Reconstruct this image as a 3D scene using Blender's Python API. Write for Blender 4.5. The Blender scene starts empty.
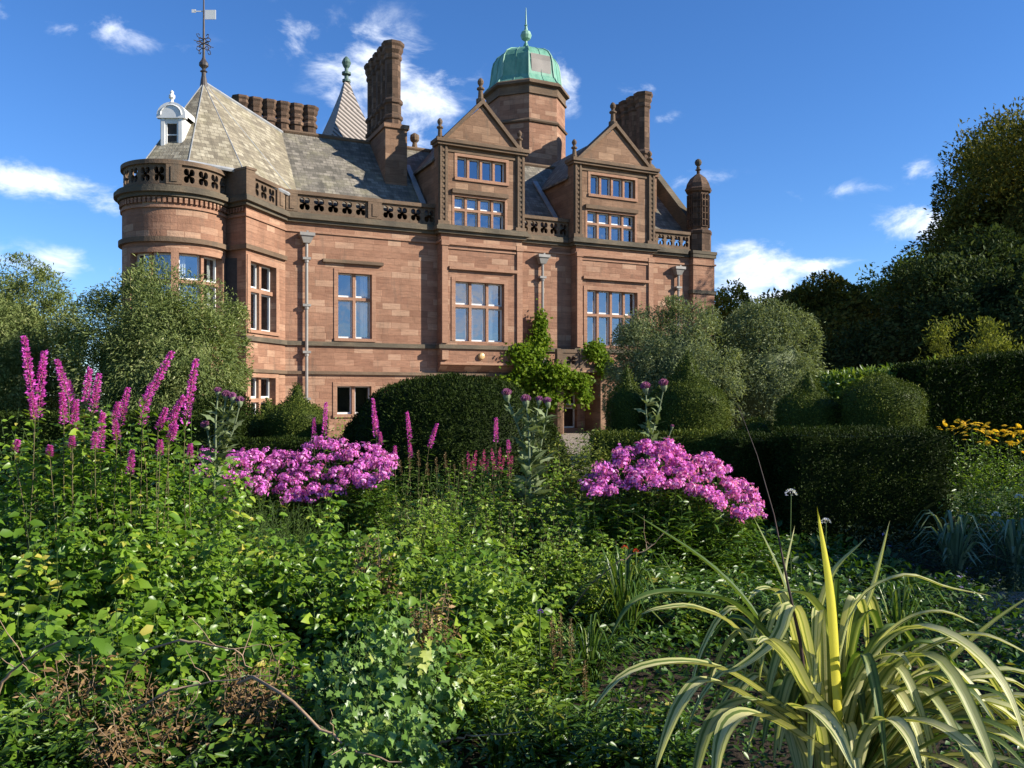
import bpy, math, random
import numpy as np
from math import radians as R, sin, cos, pi
C = bpy.context.scene
col = C.collection

# ------------------------------------------------------------ camera, sky, sun
F = 830.0; HY = 396.0; EYE = 1.6
cam = bpy.data.objects.new('camera', bpy.data.cameras.new('camera')); col.objects.link(cam)
cam.data.lens = 36 * F / 1024; cam.data.sensor_width = 36
cam.data.shift_y = (HY - 384) / 1024
cam.data.clip_start = .05; cam.data.clip_end = 3000
cam.location = (0, 0, EYE); cam.rotation_euler = (pi / 2, 0, 0)
C.camera = cam
SUN_EL, SUN_AZ = 27.0, 101.0          # azimuth clockwise from +Y
w = bpy.data.worlds.new('World'); C.world = w; w.use_nodes = True
nt = w.node_tree; nt.nodes.clear()
def N(t, k, **kw):
    n = t.nodes.new(k)
    for a, b in kw.items():
        if isinstance(a, str) and a.startswith('i_'): n.inputs[a[2:]].default_value = b
        else: setattr(n, a, b)
    return n
out = N(nt, 'ShaderNodeOutputWorld'); bg = N(nt, 'ShaderNodeBackground'); bg.inputs[1].default_value = .076
sky = N(nt, 'ShaderNodeTexSky', sky_type='NISHITA', sun_disc=False, sun_elevation=R(SUN_EL), sun_rotation=R(SUN_AZ),
        air_density=1.0, dust_density=0.0, ozone_density=4.5, altitude=400)
gam = N(nt, 'ShaderNodeHueSaturation'); gam.inputs['Saturation'].default_value = 1.13
nt.links.new(sky.outputs[0], gam.inputs['Color'])
tc = N(nt, 'ShaderNodeTexCoord')
noi = N(nt, 'ShaderNodeTexNoise'); noi.inputs['Scale'].default_value = 13; noi.inputs['Detail'].default_value = 9
noi.inputs['Roughness'].default_value = .62; noi.inputs['Distortion'].default_value = .35
mpn = N(nt, 'ShaderNodeMapping'); mpn.inputs['Scale'].default_value = (1, 1, 1.9); mpn.inputs['Rotation'].default_value = (0, .25, 0)
nt.links.new(tc.outputs['Generated'], mpn.inputs[0]); nt.links.new(mpn.outputs[0], noi.inputs['Vector'])
acc = None
CLOUDS = [(85, 28, 120, 26, .56), (20, 14, 70, 20, .5), (300, 34, 38, 34, .55), (375, 80, 80, 70, .85), (440, 115, 75, 60, .8), (400, 60, 60, 50, .6), (30, 180, 95, 24, .85), (115, 205, 46, 20, .62),
          (60, 262, 80, 22, .66), (562, 85, 34, 36, .7), (690, 180, 60, 14, .45), (830, 190, 120, 12, .4), (745, 270, 90, 36, 1.0), (815, 268, 60, 16, .8), (910, 224, 50, 26, .98),
          (915, 170, 26, 15, .66), (668, 118, 26, 9, .6), (640, 92, 30, 14, .5), (1500, 150, 220, 60, .8), (-500, 100, 260, 60, .8), (760, 300, 70, 16, .8), (1340, 290, 150, 70, .9), (1440, 240, 130, 60, .8), (1180, 330, 130, 40, .7)]
for (px, py, wx, wy, s) in CLOUDS:
    c = np.array([(px - 512) / F, 1, (HY - py) / F]); L = np.linalg.norm(c); c /= L
    v = N(nt, 'ShaderNodeVectorMath', operation='SUBTRACT'); nt.links.new(tc.outputs['Generated'], v.inputs[0]); v.inputs[1].default_value = tuple(c)
    m = N(nt, 'ShaderNodeVectorMath', operation='MULTIPLY'); nt.links.new(v.outputs[0], m.inputs[0]); m.inputs[1].default_value = (F * L / wx, 0, F * L / wy)
    l = N(nt, 'ShaderNodeVectorMath', operation='LENGTH'); nt.links.new(m.outputs[0], l.inputs[0])
    r = N(nt, 'ShaderNodeMapRange', interpolation_type='SMOOTHSTEP'); nt.links.new(l.outputs['Value'], r.inputs[0])
    r.inputs[1].default_value = 1.25; r.inputs[2].default_value = 0.0; r.inputs[3].default_value = 0; r.inputs[4].default_value = s
    if acc is None: acc = r.outputs[0]
    else:
        a = N(nt, 'ShaderNodeMath', operation='MAXIMUM'); nt.links.new(acc, a.inputs[0]); nt.links.new(r.outputs[0], a.inputs[1]); acc = a.outputs[0]
ad = N(nt, 'ShaderNodeMath', operation='MULTIPLY_ADD'); nt.links.new(acc, ad.inputs[0]); ad.inputs[1].default_value = .80; ns = N(nt, 'ShaderNodeMath', operation='MULTIPLY_ADD'); nt.links.new(noi.outputs['Fac'], ns.inputs[0]); ns.inputs[1].default_value = 2.3; ns.inputs[2].default_value = -1.15; nt.links.new(ns.outputs[0], ad.inputs[2])
mr = N(nt, 'ShaderNodeMapRange', interpolation_type='SMOOTHSTEP'); nt.links.new(ad.outputs[0], mr.inputs[0])
mr.inputs[1].default_value = .22; mr.inputs[2].default_value = 1.0
mm = N(nt, 'ShaderNodeMath', operation='MULTIPLY'); nt.links.new(mr.outputs[0], mm.inputs[0])
gate = N(nt, 'ShaderNodeMath', operation='MULTIPLY', use_clamp=True); nt.links.new(acc, gate.inputs[0]); gate.inputs[1].default_value = 2.0
nt.links.new(gate.outputs[0], mm.inputs[1])
mx = N(nt, 'ShaderNodeMixRGB'); nt.links.new(mm.outputs[0], mx.inputs[0]); tint = N(nt, 'ShaderNodeMixRGB', blend_type='MULTIPLY'); tint.inputs[0].default_value = 1; tint.inputs[2].default_value = (.90, 1.02, 1.24, 1); nt.links.new(gam.outputs[0], tint.inputs[1]); nt.links.new(tint.outputs[0], mx.inputs[1]); mx.inputs[2].default_value = (8.5, 9.0, 9.8, 1)
nt.links.new(mx.outputs[0], bg.inputs[0]); nt.links.new(bg.outputs[0], out.inputs[0])
sd = bpy.data.lights.new('sun', 'SUN'); sun = bpy.data.objects.new('sun', sd); col.objects.link(sun)
sd.energy = 5.0; sd.angle = R(.5); sd.color = (1, .93, .82)
sun.rotation_euler = (pi / 2 - R(SUN_EL), 0, pi - R(SUN_AZ)); sun.location = (60, 0, 40)
C.view_settings.view_transform = 'Standard'; C.view_settings.look = 'None'
C.view_settings.exposure = 1.0; C.view_settings.gamma = 1
try: C.cycles.max_bounces = 6; C.cycles.transparent_max_bounces = 8; C.cycles.diffuse_bounces = 3
except Exception: pass

# ------------------------------------------------------------ helpers
def at(px, py, Y): return np.array([(px - 512) / F * Y, Y, EYE + (HY - py) / F * Y])
def thing(name, label, cat, loc=(0, 0, 0), rz=0, group=None):
    o = bpy.data.objects.new(name, None); col.objects.link(o); o.location = loc; o.rotation_euler = (0, 0, rz)
    o.empty_display_size = .2; o['label'] = label; o['category'] = cat
    if group: o['group'] = group
    return o
def tag(o, label, cat, group=None):
    o['label'] = label; o['category'] = cat
    if group: o['group'] = group
    return o
def link(name, me, mats, parent=None):
    o = bpy.data.objects.new(name, me); col.objects.link(o)
    for m in (mats if isinstance(mats, (list, tuple)) else [mats]): me.materials.append(m)
    if parent: o.parent = parent
    return o
def npmesh(name, V, T, mats, parent=None, rnd=None, smooth=False, uv=None):
    me = bpy.data.meshes.new(name); V = np.asarray(V, 'f'); T = np.asarray(T, 'i'); n = len(T)
    me.vertices.add(len(V)); me.vertices.foreach_set('co', V.ravel())
    me.loops.add(n * 3); me.loops.foreach_set('vertex_index', T.ravel())
    me.polygons.add(n); me.polygons.foreach_set('loop_start', np.arange(0, n * 3, 3, dtype='i'))
    try: me.polygons.foreach_set('loop_total', np.full(n, 3, 'i'))
    except Exception: pass
    if smooth: me.polygons.foreach_set('use_smooth', np.ones(n, bool))
    if rnd is not None:
        a = me.attributes.new('rnd', 'FLOAT', 'FACE'); a.data.foreach_set('value', np.asarray(rnd, 'f'))
    if uv is not None:
        l = me.uv_layers.new(name='UVMap'); l.data.foreach_set('uv', np.asarray(uv, 'f')[T.ravel()].ravel())
    me.update(calc_edges=True); return link(name, me, mats, parent)

class MB:
    def __init__(s, xf=None): s.v = []; s.f = []; s.m = []; s.uv = {}; s.xf = xf or (lambda p: p); s.mi = 0
    def V(s, p): s.v.append(tuple(s.xf(p))); return len(s.v) - 1
    def face(s, pts, uv=None):
        i = [s.V(p) for p in pts]; s.f.append(i); s.m.append(s.mi)
        if uv: s.uv[len(s.f) - 1] = uv
    def box(s, a, b):
        (x0, y0, z0), (x1, y1, z1) = a, b
        P = [(x, y, z) for z in (z0, z1) for y in (y0, y1) for x in (x0, x1)]
        for q in ((0, 2, 3, 1), (4, 5, 7, 6), (0, 1, 5, 4), (2, 6, 7, 3), (0, 4, 6, 2), (1, 3, 7, 5)): s.face([P[k] for k in q])
    def prism(s, poly, z0, z1, top=None):
        top = top or poly; n = len(poly)
        a = [(x, y, z0) for x, y in poly]; b = [(x, y, z1) for x, y in top]
        for i in range(n):
            j = (i + 1) % n; s.face([a[i], a[j], b[j], b[i]])
        s.face(a[::-1]); s.face(b)
    def lathe(s, prof, c, n=12, rot=0, sq=False):
        rings = []
        for r, z in prof: rings.append([(c[0] + r * cos(rot + 2 * pi * k / n), c[1] + r * sin(rot + 2 * pi * k / n), c[2] + z) for k in range(n)])
        for a, b in zip(rings, rings[1:]):
            for k in range(n): s.face([a[k], a[(k + 1) % n], b[(k + 1) % n], b[k]])
        s.face(rings[0][::-1]); s.face(rings[-1])
    def tube(s, pts, rad, n=6):
        pts = [np.array(p, float) for p in pts]; rings = []
        for i, p in enumerate(pts):
            d = pts[min(i + 1, len(pts) - 1)] - pts[max(i - 1, 0)]; d /= np.linalg.norm(d) + 1e-9
            a = np.cross(d, (0, 0, 1) if abs(d[2]) < .9 else (1, 0, 0)); a /= np.linalg.norm(a); b = np.cross(d, a)
            r = rad[i] if hasattr(rad, '__len__') else rad
            rings.append([tuple(p + r * (a * cos(2 * pi * k / n) + b * sin(2 * pi * k / n))) for k in range(n)])
        for a, b in zip(rings, rings[1:]):
            for k in range(n): s.face([a[k], b[k], b[(k + 1) % n], a[(k + 1) % n]])
        s.face(rings[0]); s.face(rings[-1][::-1])
    def fbox(s, G, u0, u1, y0, y1, z0, z1, cuts=None, du=99):
        us = [u0, u1] + [c for c in (cuts or []) if u0 + 1e-4 < c < u1 - 1e-4]
        us = sorted(us); o = []
        for a, b in zip(us, us[1:]):
            k = max(1, math.ceil((b - a) / du)); o += [a + (b - a) * i / k for i in range(k)]
        us = o + [u1]
        for a, b in zip(us, us[1:]):
            s.face([G(a, y0, z0), G(b, y0, z0), G(b, y0, z1), G(a, y0, z1)])
            s.face([G(a, y1, z0), G(a, y1, z1), G(b, y1, z1), G(b, y1, z0)])
            s.face([G(a, y0, z1), G(b, y0, z1), G(b, y1, z1), G(a, y1, z1)])
            s.face([G(a, y0, z0), G(a, y1, z0), G(b, y1, z0), G(b, y0, z0)])
        s.face([G(u0, y0, z0), G(u0, y0, z1), G(u0, y1, z1), G(u0, y1, z0)])
        s.face([G(u1, y0, z0), G(u1, y1, z0), G(u1, y1, z1), G(u1, y0, z1)])
    def wall(s, G, u0, u1, z0, z1, holes=(), dep=.3, du=99):
        us = {u0, u1}; zs = {z0, z1}
        for h in holes: us |= {h[0], h[1]}; zs |= {h[2], h[3]}
        us = sorted(us); zs = sorted(z for z in zs if z0 <= z <= z1); o = []
        for a, b in zip(us, us[1:]):
            k = max(1, math.ceil((b - a) / du)); o += [a + (b - a) * i / k for i in range(k)]
        us = o + [u1]
        for a, b in zip(us, us[1:]):
            for c, d in zip(zs, zs[1:]):
                m = ((a + b) / 2, (c + d) / 2)
                if any(h[0] < m[0] < h[1] and h[2] < m[1] < h[3] for h in holes): continue
                s.face([G(a, 0, c), G(b, 0, c), G(b, 0, d), G(a, 0, d)], [(a, c), (b, c), (b, d), (a, d)])
        for h in holes:
            k = max(1, math.ceil((h[1] - h[0]) / du)); hs = [h[0] + (h[1] - h[0]) * i / k for i in range(k + 1)]
            for a, b in zip(hs, hs[1:]):
                s.face([G(a, 0, h[2]), G(a, dep, h[2]), G(b, dep, h[2]), G(b, 0, h[2])]); s.face([G(a, 0, h[3]), G(b, 0, h[3]), G(b, dep, h[3]), G(a, dep, h[3])])
            s.face([G(h[0], 0, h[2]), G(h[0], 0, h[3]), G(h[0], dep, h[3]), G(h[0], dep, h[2])])
            s.face([G(h[1], 0, h[2]), G(h[1], dep, h[2]), G(h[1], dep, h[3]), G(h[1], 0, h[3])])
    def build(s, name, mats, parent=None, smooth=False):
        me = bpy.data.meshes.new(name); me.from_pydata(s.v, [], s.f)
        me.polygons.foreach_set('material_index', s.m)
        if smooth: me.polygons.foreach_set('use_smooth', [True] * len(s.f))
        uvl = me.uv_layers.new(name='UVMap'); V = np.array(s.v); data = np.zeros((sum(len(f) for f in s.f), 2), 'f'); k = 0
        for i, f in enumerate(s.f):
            if i in s.uv:
                for q in s.uv[i]: data[k] = q; k += 1
                continue
            P = V[f]; n = np.zeros(3)
            for a in range(len(f)): n += np.cross(P[a] - P[0], P[(a + 1) % len(f)] - P[0])
            n /= np.linalg.norm(n) + 1e-12
            if abs(n[2]) > .97: t = np.array([1., 0, 0])
            else: t = np.cross((0, 0, 1), n); t /= np.linalg.norm(t)
            b = np.cross(n, t)
            for p in P: data[k] = (p @ t, p @ b); k += 1
        uvl.data.foreach_set('uv', data.ravel()); me.update()
        return link(name, me, mats, parent)

# ------------------------------------------------------------ materials
def newmat(name, rough=.8, spec=.3):
    m = bpy.data.materials.new(name); m.use_nodes = True; t = m.node_tree
    b = t.nodes['Principled BSDF']; b.inputs['Roughness'].default_value = rough; b.inputs['Specular IOR Level'].default_value = spec
    return m, t, b
def ramp(t, fac, stops):
    r = N(t, 'ShaderNodeValToRGB'); e = r.color_ramp.elements
    while len(e) < len(stops): e.new(.5)
    for k, (p, c) in enumerate(stops): e[k].position = p; e[k].color = (*c, 1)
    t.links.new(fac, r.inputs[0]); return r.outputs[0]
def noise(t, vec, scale, detail=5, rough=.6, msc=None):
    if msc is not None:
        mp = N(t, 'ShaderNodeMapping'); mp.inputs['Scale'].default_value = msc; t.links.new(vec, mp.inputs[0]); vec = mp.outputs[0]
    n = N(t, 'ShaderNodeTexNoise'); n.inputs['Scale'].default_value = scale; n.inputs['Detail'].default_value = detail; n.inputs['Roughness'].default_value = rough
    t.links.new(vec, n.inputs['Vector']); return n.outputs['Fac']
def mix(t, fac, a, b, mode='MIX'):
    m = N(t, 'ShaderNodeMixRGB', blend_type=mode)
    for k, v in ((0, fac), (1, a), (2, b)):
        if isinstance(v, (int, float)): m.inputs[k].default_value = v
        elif isinstance(v, tuple): m.inputs[k].default_value = (*v, 1)
        else: t.links.new(v, m.inputs[k])
    return m.outputs[0]
def bump(t, b, h, strength=.4, dist=.02):
    n = N(t, 'ShaderNodeBump'); n.inputs['Strength'].default_value = strength; n.inputs['Distance'].default_value = dist
    t.links.new(h, n.inputs['Height']); t.links.new(n.outputs[0], b.inputs['Normal'])
def stone(name, c1, c2, c3, brick=True, stain=.5, bw=.62, bh=.24):
    m, t, b = newmat(name, .9, .2); tc = N(t, 'ShaderNodeTexCoord'); uv = tc.outputs['UV']; ob = tc.outputs['Object']
    if brick:
        br = N(t, 'ShaderNodeTexBrick'); br.offset_frequency = 2; br.squash = .72; br.squash_frequency = 3; br.inputs['Scale'].default_value = 1
        br.inputs['Brick Width'].default_value = bw; br.inputs['Row Height'].default_value = bh; br.inputs['Mortar Size'].default_value = .010
        br.inputs['Mortar Smooth'].default_value = .3; br.inputs['Color1'].default_value = (0, 0, 0, 1); br.inputs['Color2'].default_value = (1, 1, 1, 1); br.inputs['Mortar'].default_value = (0, 0, 0, 1)
        t.links.new(uv, br.inputs['Vector']); base = ramp(t, br.outputs['Color'], [(0, c1), (.33, tuple(.5 * (x + y) for x, y in zip(c1, c2))), (.7, c2), (1, c3)])
    else: base = ramp(t, noise(t, ob, 1.1, 4), [(.3, c1), (.55, c2), (.75, c3)])
    st = noise(t, uv, 3.0, 6, .65, (.8, 5, 1))      # bedding streaks
    base = mix(t, 1.0, base, ramp(t, st, [(.25, (.7, .66, .64)), (.5, (1, 1, 1)), (.75, (1.28, 1.22, 1.16))]), 'MULTIPLY')
    big = noise(t, ob, .55, 6, .7)
    base = mix(t, ramp(t, big, [(.42, (0, 0, 0)), (.72, (stain, stain, stain))]), base, mix(t, 1.0, base, (.46, .45, .42), 'MULTIPLY'))
    run = noise(t, ob, 2.2, 5, .7, (1.6, 1.6, .28))   # run-off stains
    base = mix(t, ramp(t, run, [(.54, (0, 0, 0)), (.78, (stain, stain, stain))]), base, (.075, .07, .055))
    t.links.new(base, b.inputs['Base Color'])
    h = noise(t, ob, 18, 5)
    if brick: h = mix(t, .6, h, mix(t, 1.0, (1, 1, 1), br.outputs['Fac'], 'SUBTRACT'), 'MULTIPLY')
    bump(t, b, h, .8, .02); return m
def plain(name, c, c2=None, rough=.6, spec=.4, sc=6, metal=0, bmp=0):
    m, t, b = newmat(name, rough, spec); tc = N(t, 'ShaderNodeTexCoord'); b.inputs['Metallic'].default_value = metal
    n = noise(t, tc.outputs['Object'], sc, 5); t.links.new(ramp(t, n, [(.3, c), (.7, c2 or c)]), b.inputs['Base Color'])
    if bmp: bump(t, b, n, bmp, .02)
    return m
def leafmat(name, stops, rough=.5, trans=.3, spec=.35):
    spec = {.5: .42, .45: .4, .4: .35}.get(spec, .06)
    m, t, b = newmat(name, rough, spec); a = N(t, 'ShaderNodeAttribute', attribute_name='rnd')
    c = ramp(t, a.outputs['Fac'], stops); t.links.new(c, b.inputs['Base Color'])
    if trans:
        tr = N(t, 'ShaderNodeBsdfTranslucent'); cc = mix(t, 1.0, c, (1.5, 1.5, .7), 'MULTIPLY'); t.links.new(cc, tr.inputs['Color'])
        ms = N(t, 'ShaderNodeMixShader'); ms.inputs[0].default_value = trans
        o = t.nodes['Material Output']; t.links.new(b.outputs[0], ms.inputs[1]); t.links.new(tr.outputs[0], ms.inputs[2]); t.links.new(ms.outputs[0], o.inputs[0])
    return m
M = {}
M['stone'] = stone('red_sandstone', (.225, .117, .074), (.29, .16, .102), (.375, .238, .158), True, .55, .75, .25)
M['dress'] = stone('dressed_sandstone', (.26, .142, .09), (.31, .175, .112), (.36, .22, .145), False, .3)
M['dark'] = stone('weathered_sandstone', (.10, .068, .045), (.16, .11, .072), (.25, .175, .115), False, .8)
M['gablestone'] = stone('brown_gable_sandstone', (.17, .10, .062), (.23, .14, .088), (.30, .19, .12), True, .5, .8, .3)
M['black'] = stone('soot_stained_stone', (.07, .06, .045), (.12, .10, .07), (.2, .15, .10), False, .5)
M['chim'] = stone('chimney_sandstone', (.07, .045, .03), (.12, .075, .05), (.18, .115, .075), True, .6, .5, .25)
def slate(name, c1, c2, c3):
    m, t, b = newmat(name, .75, .35); tc = N(t, 'ShaderNodeTexCoord'); br = N(t, 'ShaderNodeTexBrick'); br.inputs['Scale'].default_value = 1
    br.inputs['Brick Width'].default_value = .30; br.inputs['Row Height'].default_value = .19; br.inputs['Mortar Size'].default_value = .012
    br.inputs['Color1'].default_value = (0, 0, 0, 1); br.inputs['Color2'].default_value = (1, 1, 1, 1); br.inputs['Mortar'].default_value = (0, 0, 0, 1)
    t.links.new(tc.outputs['UV'], br.inputs['Vector'])
    base = ramp(t, br.outputs['Color'], [(0, c1), (.5, c2), (1, c3)])
    n1 = noise(t, tc.outputs['Object'], .8, 6, .7, (1.5, 1.5, .5)); n2 = noise(t, tc.outputs['UV'], 1.4, 6, .75, (3.2, .3, 1))
    base = mix(t, ramp(t, n2, [(.45, (0, 0, 0)), (.7, (.7, .7, .7))]), base, tuple(x * .45 for x in c1))
    base = mix(t, ramp(t, n1, [(.5, (0, 0, 0)), (.75, (.5, .5, .5))]), base, (.24, .22, .12))
    t.links.new(base, b.inputs['Base Color'])
    h = mix(t, 1.0, noise(t, tc.outputs['Object'], 12, 4), mix(t, 1.0, (1, 1, 1), br.outputs['Fac'], 'SUBTRACT'), 'MULTIPLY'); bump(t, b, h, .7, .03); return m
M['slate'] = slate('grey_slate', (.10, .09, .07), (.17, .15, .12), (.25, .22, .175))
M['slate_pale'] = slate('lichened_slate', (.155, .13, .09), (.245, .21, .145), (.36, .32, .23))
def leadspire():
    m, t, b = newmat('herringbone_lead', .6, .4); tc = N(t, 'ShaderNodeTexCoord'); s = N(t, 'ShaderNodeSeparateXYZ'); t.links.new(tc.outputs['UV'], s.inputs[0])
    ab = N(t, 'ShaderNodeMath', operation='ABSOLUTE'); t.links.new(s.outputs[0], ab.inputs[0])
    ma = N(t, 'ShaderNodeMath', operation='MULTIPLY_ADD'); t.links.new(ab.outputs[0], ma.inputs[0]); ma.inputs[1].default_value = .9; t.links.new(s.outputs[1], ma.inputs[2])
    fr = N(t, 'ShaderNodeMath', operation='PINGPONG'); t.links.new(ma.outputs[0], fr.inputs[0]); fr.inputs[1].default_value = .13
    k = N(t, 'ShaderNodeMath', operation='MULTIPLY'); t.links.new(fr.outputs[0], k.inputs[0]); k.inputs[1].default_value = 7.7
    t.links.new(ramp(t, k.outputs[0], [(.3, (.10, .085, .07)), (.6, (.36, .31, .27))]), b.inputs['Base Color']); bump(t, b, k.outputs[0], .8, .05); return m
M['spire'] = leadspire()
def copper():
    m, t, b = newmat('green_copper', .55, .4); tc = N(t, 'ShaderNodeTexCoord')
    n = noise(t, tc.outputs['Object'], 1.4, 6, .65, (2, 2, .6)); t.links.new(ramp(t, n, [(.3, (.07, .19, .125)), (.5, (.12, .29, .20)), (.72, (.22, .38, .27))]), b.inputs['Base Color']); return m
M['copper'] = copper()
M['copper_pale'] = plain('pale_copper', (.15, .31, .22), (.22, .37, .28), .5)
M['brownpanel'] = plain('bare_brown_copper', (.06, .05, .04), (.17, .145, .12), .45, .5, 1.2)
M['oldcopper'] = plain('dull_copper', (.05, .09, .07), (.09, .15, .12), .6, .4)
M['lead'] = plain('lead_sheet', (.20, .205, .21), (.30, .31, .31), .5, .5, 3)
M['white'] = plain('white_paint', (.56, .56, .53), (.68, .67, .64), .45, .5, 2)
M['iron'] = plain('dark_iron', (.03, .028, .025), (.07, .05, .04), .5, .5)
M['pipe'] = plain('pale_grey_pipe', (.17, .16, .145), (.25, .235, .21), .5, .4, 3)
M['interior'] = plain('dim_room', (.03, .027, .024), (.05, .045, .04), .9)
M['curtain'] = plain('cream_curtain', (.50, .47, .41), (.62, .6, .54), .9)
M['gilt'] = plain('amber_lamp_glass', (.5, .30, .12), (.6, .40, .18), .3, .5)
def glass():
    m = bpy.data.materials.new('window_glass'); m.use_nodes = True; t = m.node_tree; t.nodes.clear()
    o = N(t, 'ShaderNodeOutputMaterial'); tr = N(t, 'ShaderNodeBsdfTransparent'); tr.inputs[0].default_value = (.72, .78, .80, 1); g = N(t, 'ShaderNodeBsdfGlossy'); g.inputs['Roughness'].default_value = .02
    g.inputs['Color'].default_value = (.8, .85, .95, 1); tc = N(t, 'ShaderNodeTexCoord'); n = noise(t, tc.outputs['Object'], 1.3, 2); bp = N(t, 'ShaderNodeBump'); bp.inputs['Strength'].default_value = .12; bp.inputs['Distance'].default_value = .05
    t.links.new(n, bp.inputs['Height']); t.links.new(bp.outputs[0], g.inputs['Normal'])
    x = N(t, 'ShaderNodeMixShader'); x.inputs[0].default_value = .26; t.links.new(tr.outputs[0], x.inputs[1]); t.links.new(g.outputs[0], x.inputs[2]); t.links.new(x.outputs[0], o.inputs[0]); return m
M['glass'] = glass()

# ------------------------------------------------------------ ground
def sheet(name, poly, z, mat):
    b = MB(); b.face([(x, y, z) for x, y in poly]); o = b.build(name, mat); o['kind'] = 'structure'; return o
def groundmat(name, c1, c2, c3, sc):
    m, t, b = newmat(name, .95, .15); tc = N(t, 'ShaderNodeTexCoord'); n = noise(t, tc.outputs['Object'], sc, 8, .7); n2 = noise(t, tc.outputs['Object'], sc * 12, 6, .7)
    t.links.new(mix(t, .5, ramp(t, n, [(.3, c1), (.5, c2), (.7, c3)]), ramp(t, n2, [(.35, c1), (.65, c3)])), b.inputs['Base Color']); bump(t, b, n2, .8, .03); return m
M['soil'] = groundmat('dark_soil', (.02, .015, .01), (.035, .026, .018), (.06, .045, .03), 2)
M['lawn'] = groundmat('mown_lawn', (.03, .06, .015), (.05, .09, .02), (.08, .11, .03), 1)
M['gravel'] = groundmat('pinkish_gravel', (.19, .15, .12), (.27, .22, .17), (.36, .30, .24), 4)
sheet('lawn', [(-1500, -100), (1500, -100), (1500, 2500), (-1500, 2500)], 0, M['lawn'])
sheet('flower_bed', [(-14, -3), (3.0, -3), (2.7, 3.0), (3.0, 4.6), (3.2, 7.2), (7, 7.6), (9, 11), (-14, 11)], .004, M['soil'])
sheet('gravel_path', [(3.4, -3), (5.5, -3), (7.5, 6.5), (3.5, 6.8), (3.15, 4.6), (2.9, 3.0)], .008, M['gravel'])
sheet('gravel_forecourt', [(-30, 17.5), (40, 17.5), (40, 50), (-30, 50)], .004, M['gravel'])

# ------------------------------------------------------------ the mansion
TH = R(26)
man = thing('mansion', 'large red sandstone country house with slate roofs, gables and green copper dome', 'house', (-6.09, 32, 0), TH)
U2 = lambda a, b: np.array(b, float) - np.array(a, float)
def seg(a, b):
    a = np.array(a, float); b = np.array(b, float); t = (b - a) / np.linalg.norm(b - a); n = np.array([-t[1], t[0]])
    def G(u, y, z): p = a + t * u + n * y; return (p[0], p[1], z)
    G.L = float(np.linalg.norm(b - a)); return G
DC, DR = (-6.42, -.6), 1.69
def drum(u, y, z, c=DC, r=DR): a = u / r; return (c[0] + (r - y) * cos(a), c[1] + (r - y) * sin(a), z)
dg = lambda d: R(d) * DR
arc = [(DC[0] + DR * cos(R(a)), DC[1] + DR * sin(R(a))) for a in list(range(150, 336, 6)) + [341]]
PA, PB = (-4.3, -2.02), (-2.6, 0)
path = arc + [PA, PB, (3.4, 0), (3.4, -.45), (7.02, -.45), (7.02, 0), (9.62, 0), (9.62, -.45), (13.66, -.45), (13.66, 0), (16.05, 0), (16.05, -.3), (17.3, -.3), (17.3, .95), (16.9, .95), (16.9, 9)]
def pathF(P):
    P = [np.array(p, float) for p in P]; n = len(P); T = [(P[i + 1] - P[i]) / np.linalg.norm(P[i + 1] - P[i]) for i in range(n - 1)]
    Nn = [np.array([-t[1], t[0]]) for t in T]; Mi = []
    for i in range(n):
        if i == 0: Mi.append(Nn[0])
        elif i == n - 1: Mi.append(Nn[-1])
        else:
            m = Nn[i - 1] + Nn[i]; m /= np.linalg.norm(m); Mi.append(m / max(.3, m @ Nn[i]))
    cum = [0.]
    for i in range(n - 1): cum.append(cum[-1] + float(np.linalg.norm(P[i + 1] - P[i])))
    def G(u, y, z):
        i = 0
        while i < n - 2 and u > cum[i + 1]: i += 1
        k = (u - cum[i]) / (cum[i + 1] - cum[i]); p = P[i] * (1 - k) + P[i + 1] * k; m = Mi[i] * (1 - k) + Mi[i + 1] * k; q = p + m * y; return (q[0], q[1], z)
    G.c = cum; return G
GP = pathF(path); NA = len(arc); uA = GP.c[NA]; uB = GP.c[NA + 1]; uEnd = GP.c[-1]
idx = {nm: GP.c[NA + 2 + k] for k, nm in enumerate(['b1a', 'b1b', 'b1c', 'b1d', 'b2a', 'b2b', 'b2c', 'b2d', 'r0', 'r1', 'r2', 'r3'])}
Gm = seg((0, 0), (1, 0))
def Gy(y0): return lambda u, y, z: (u, y0 + y, z)

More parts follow.
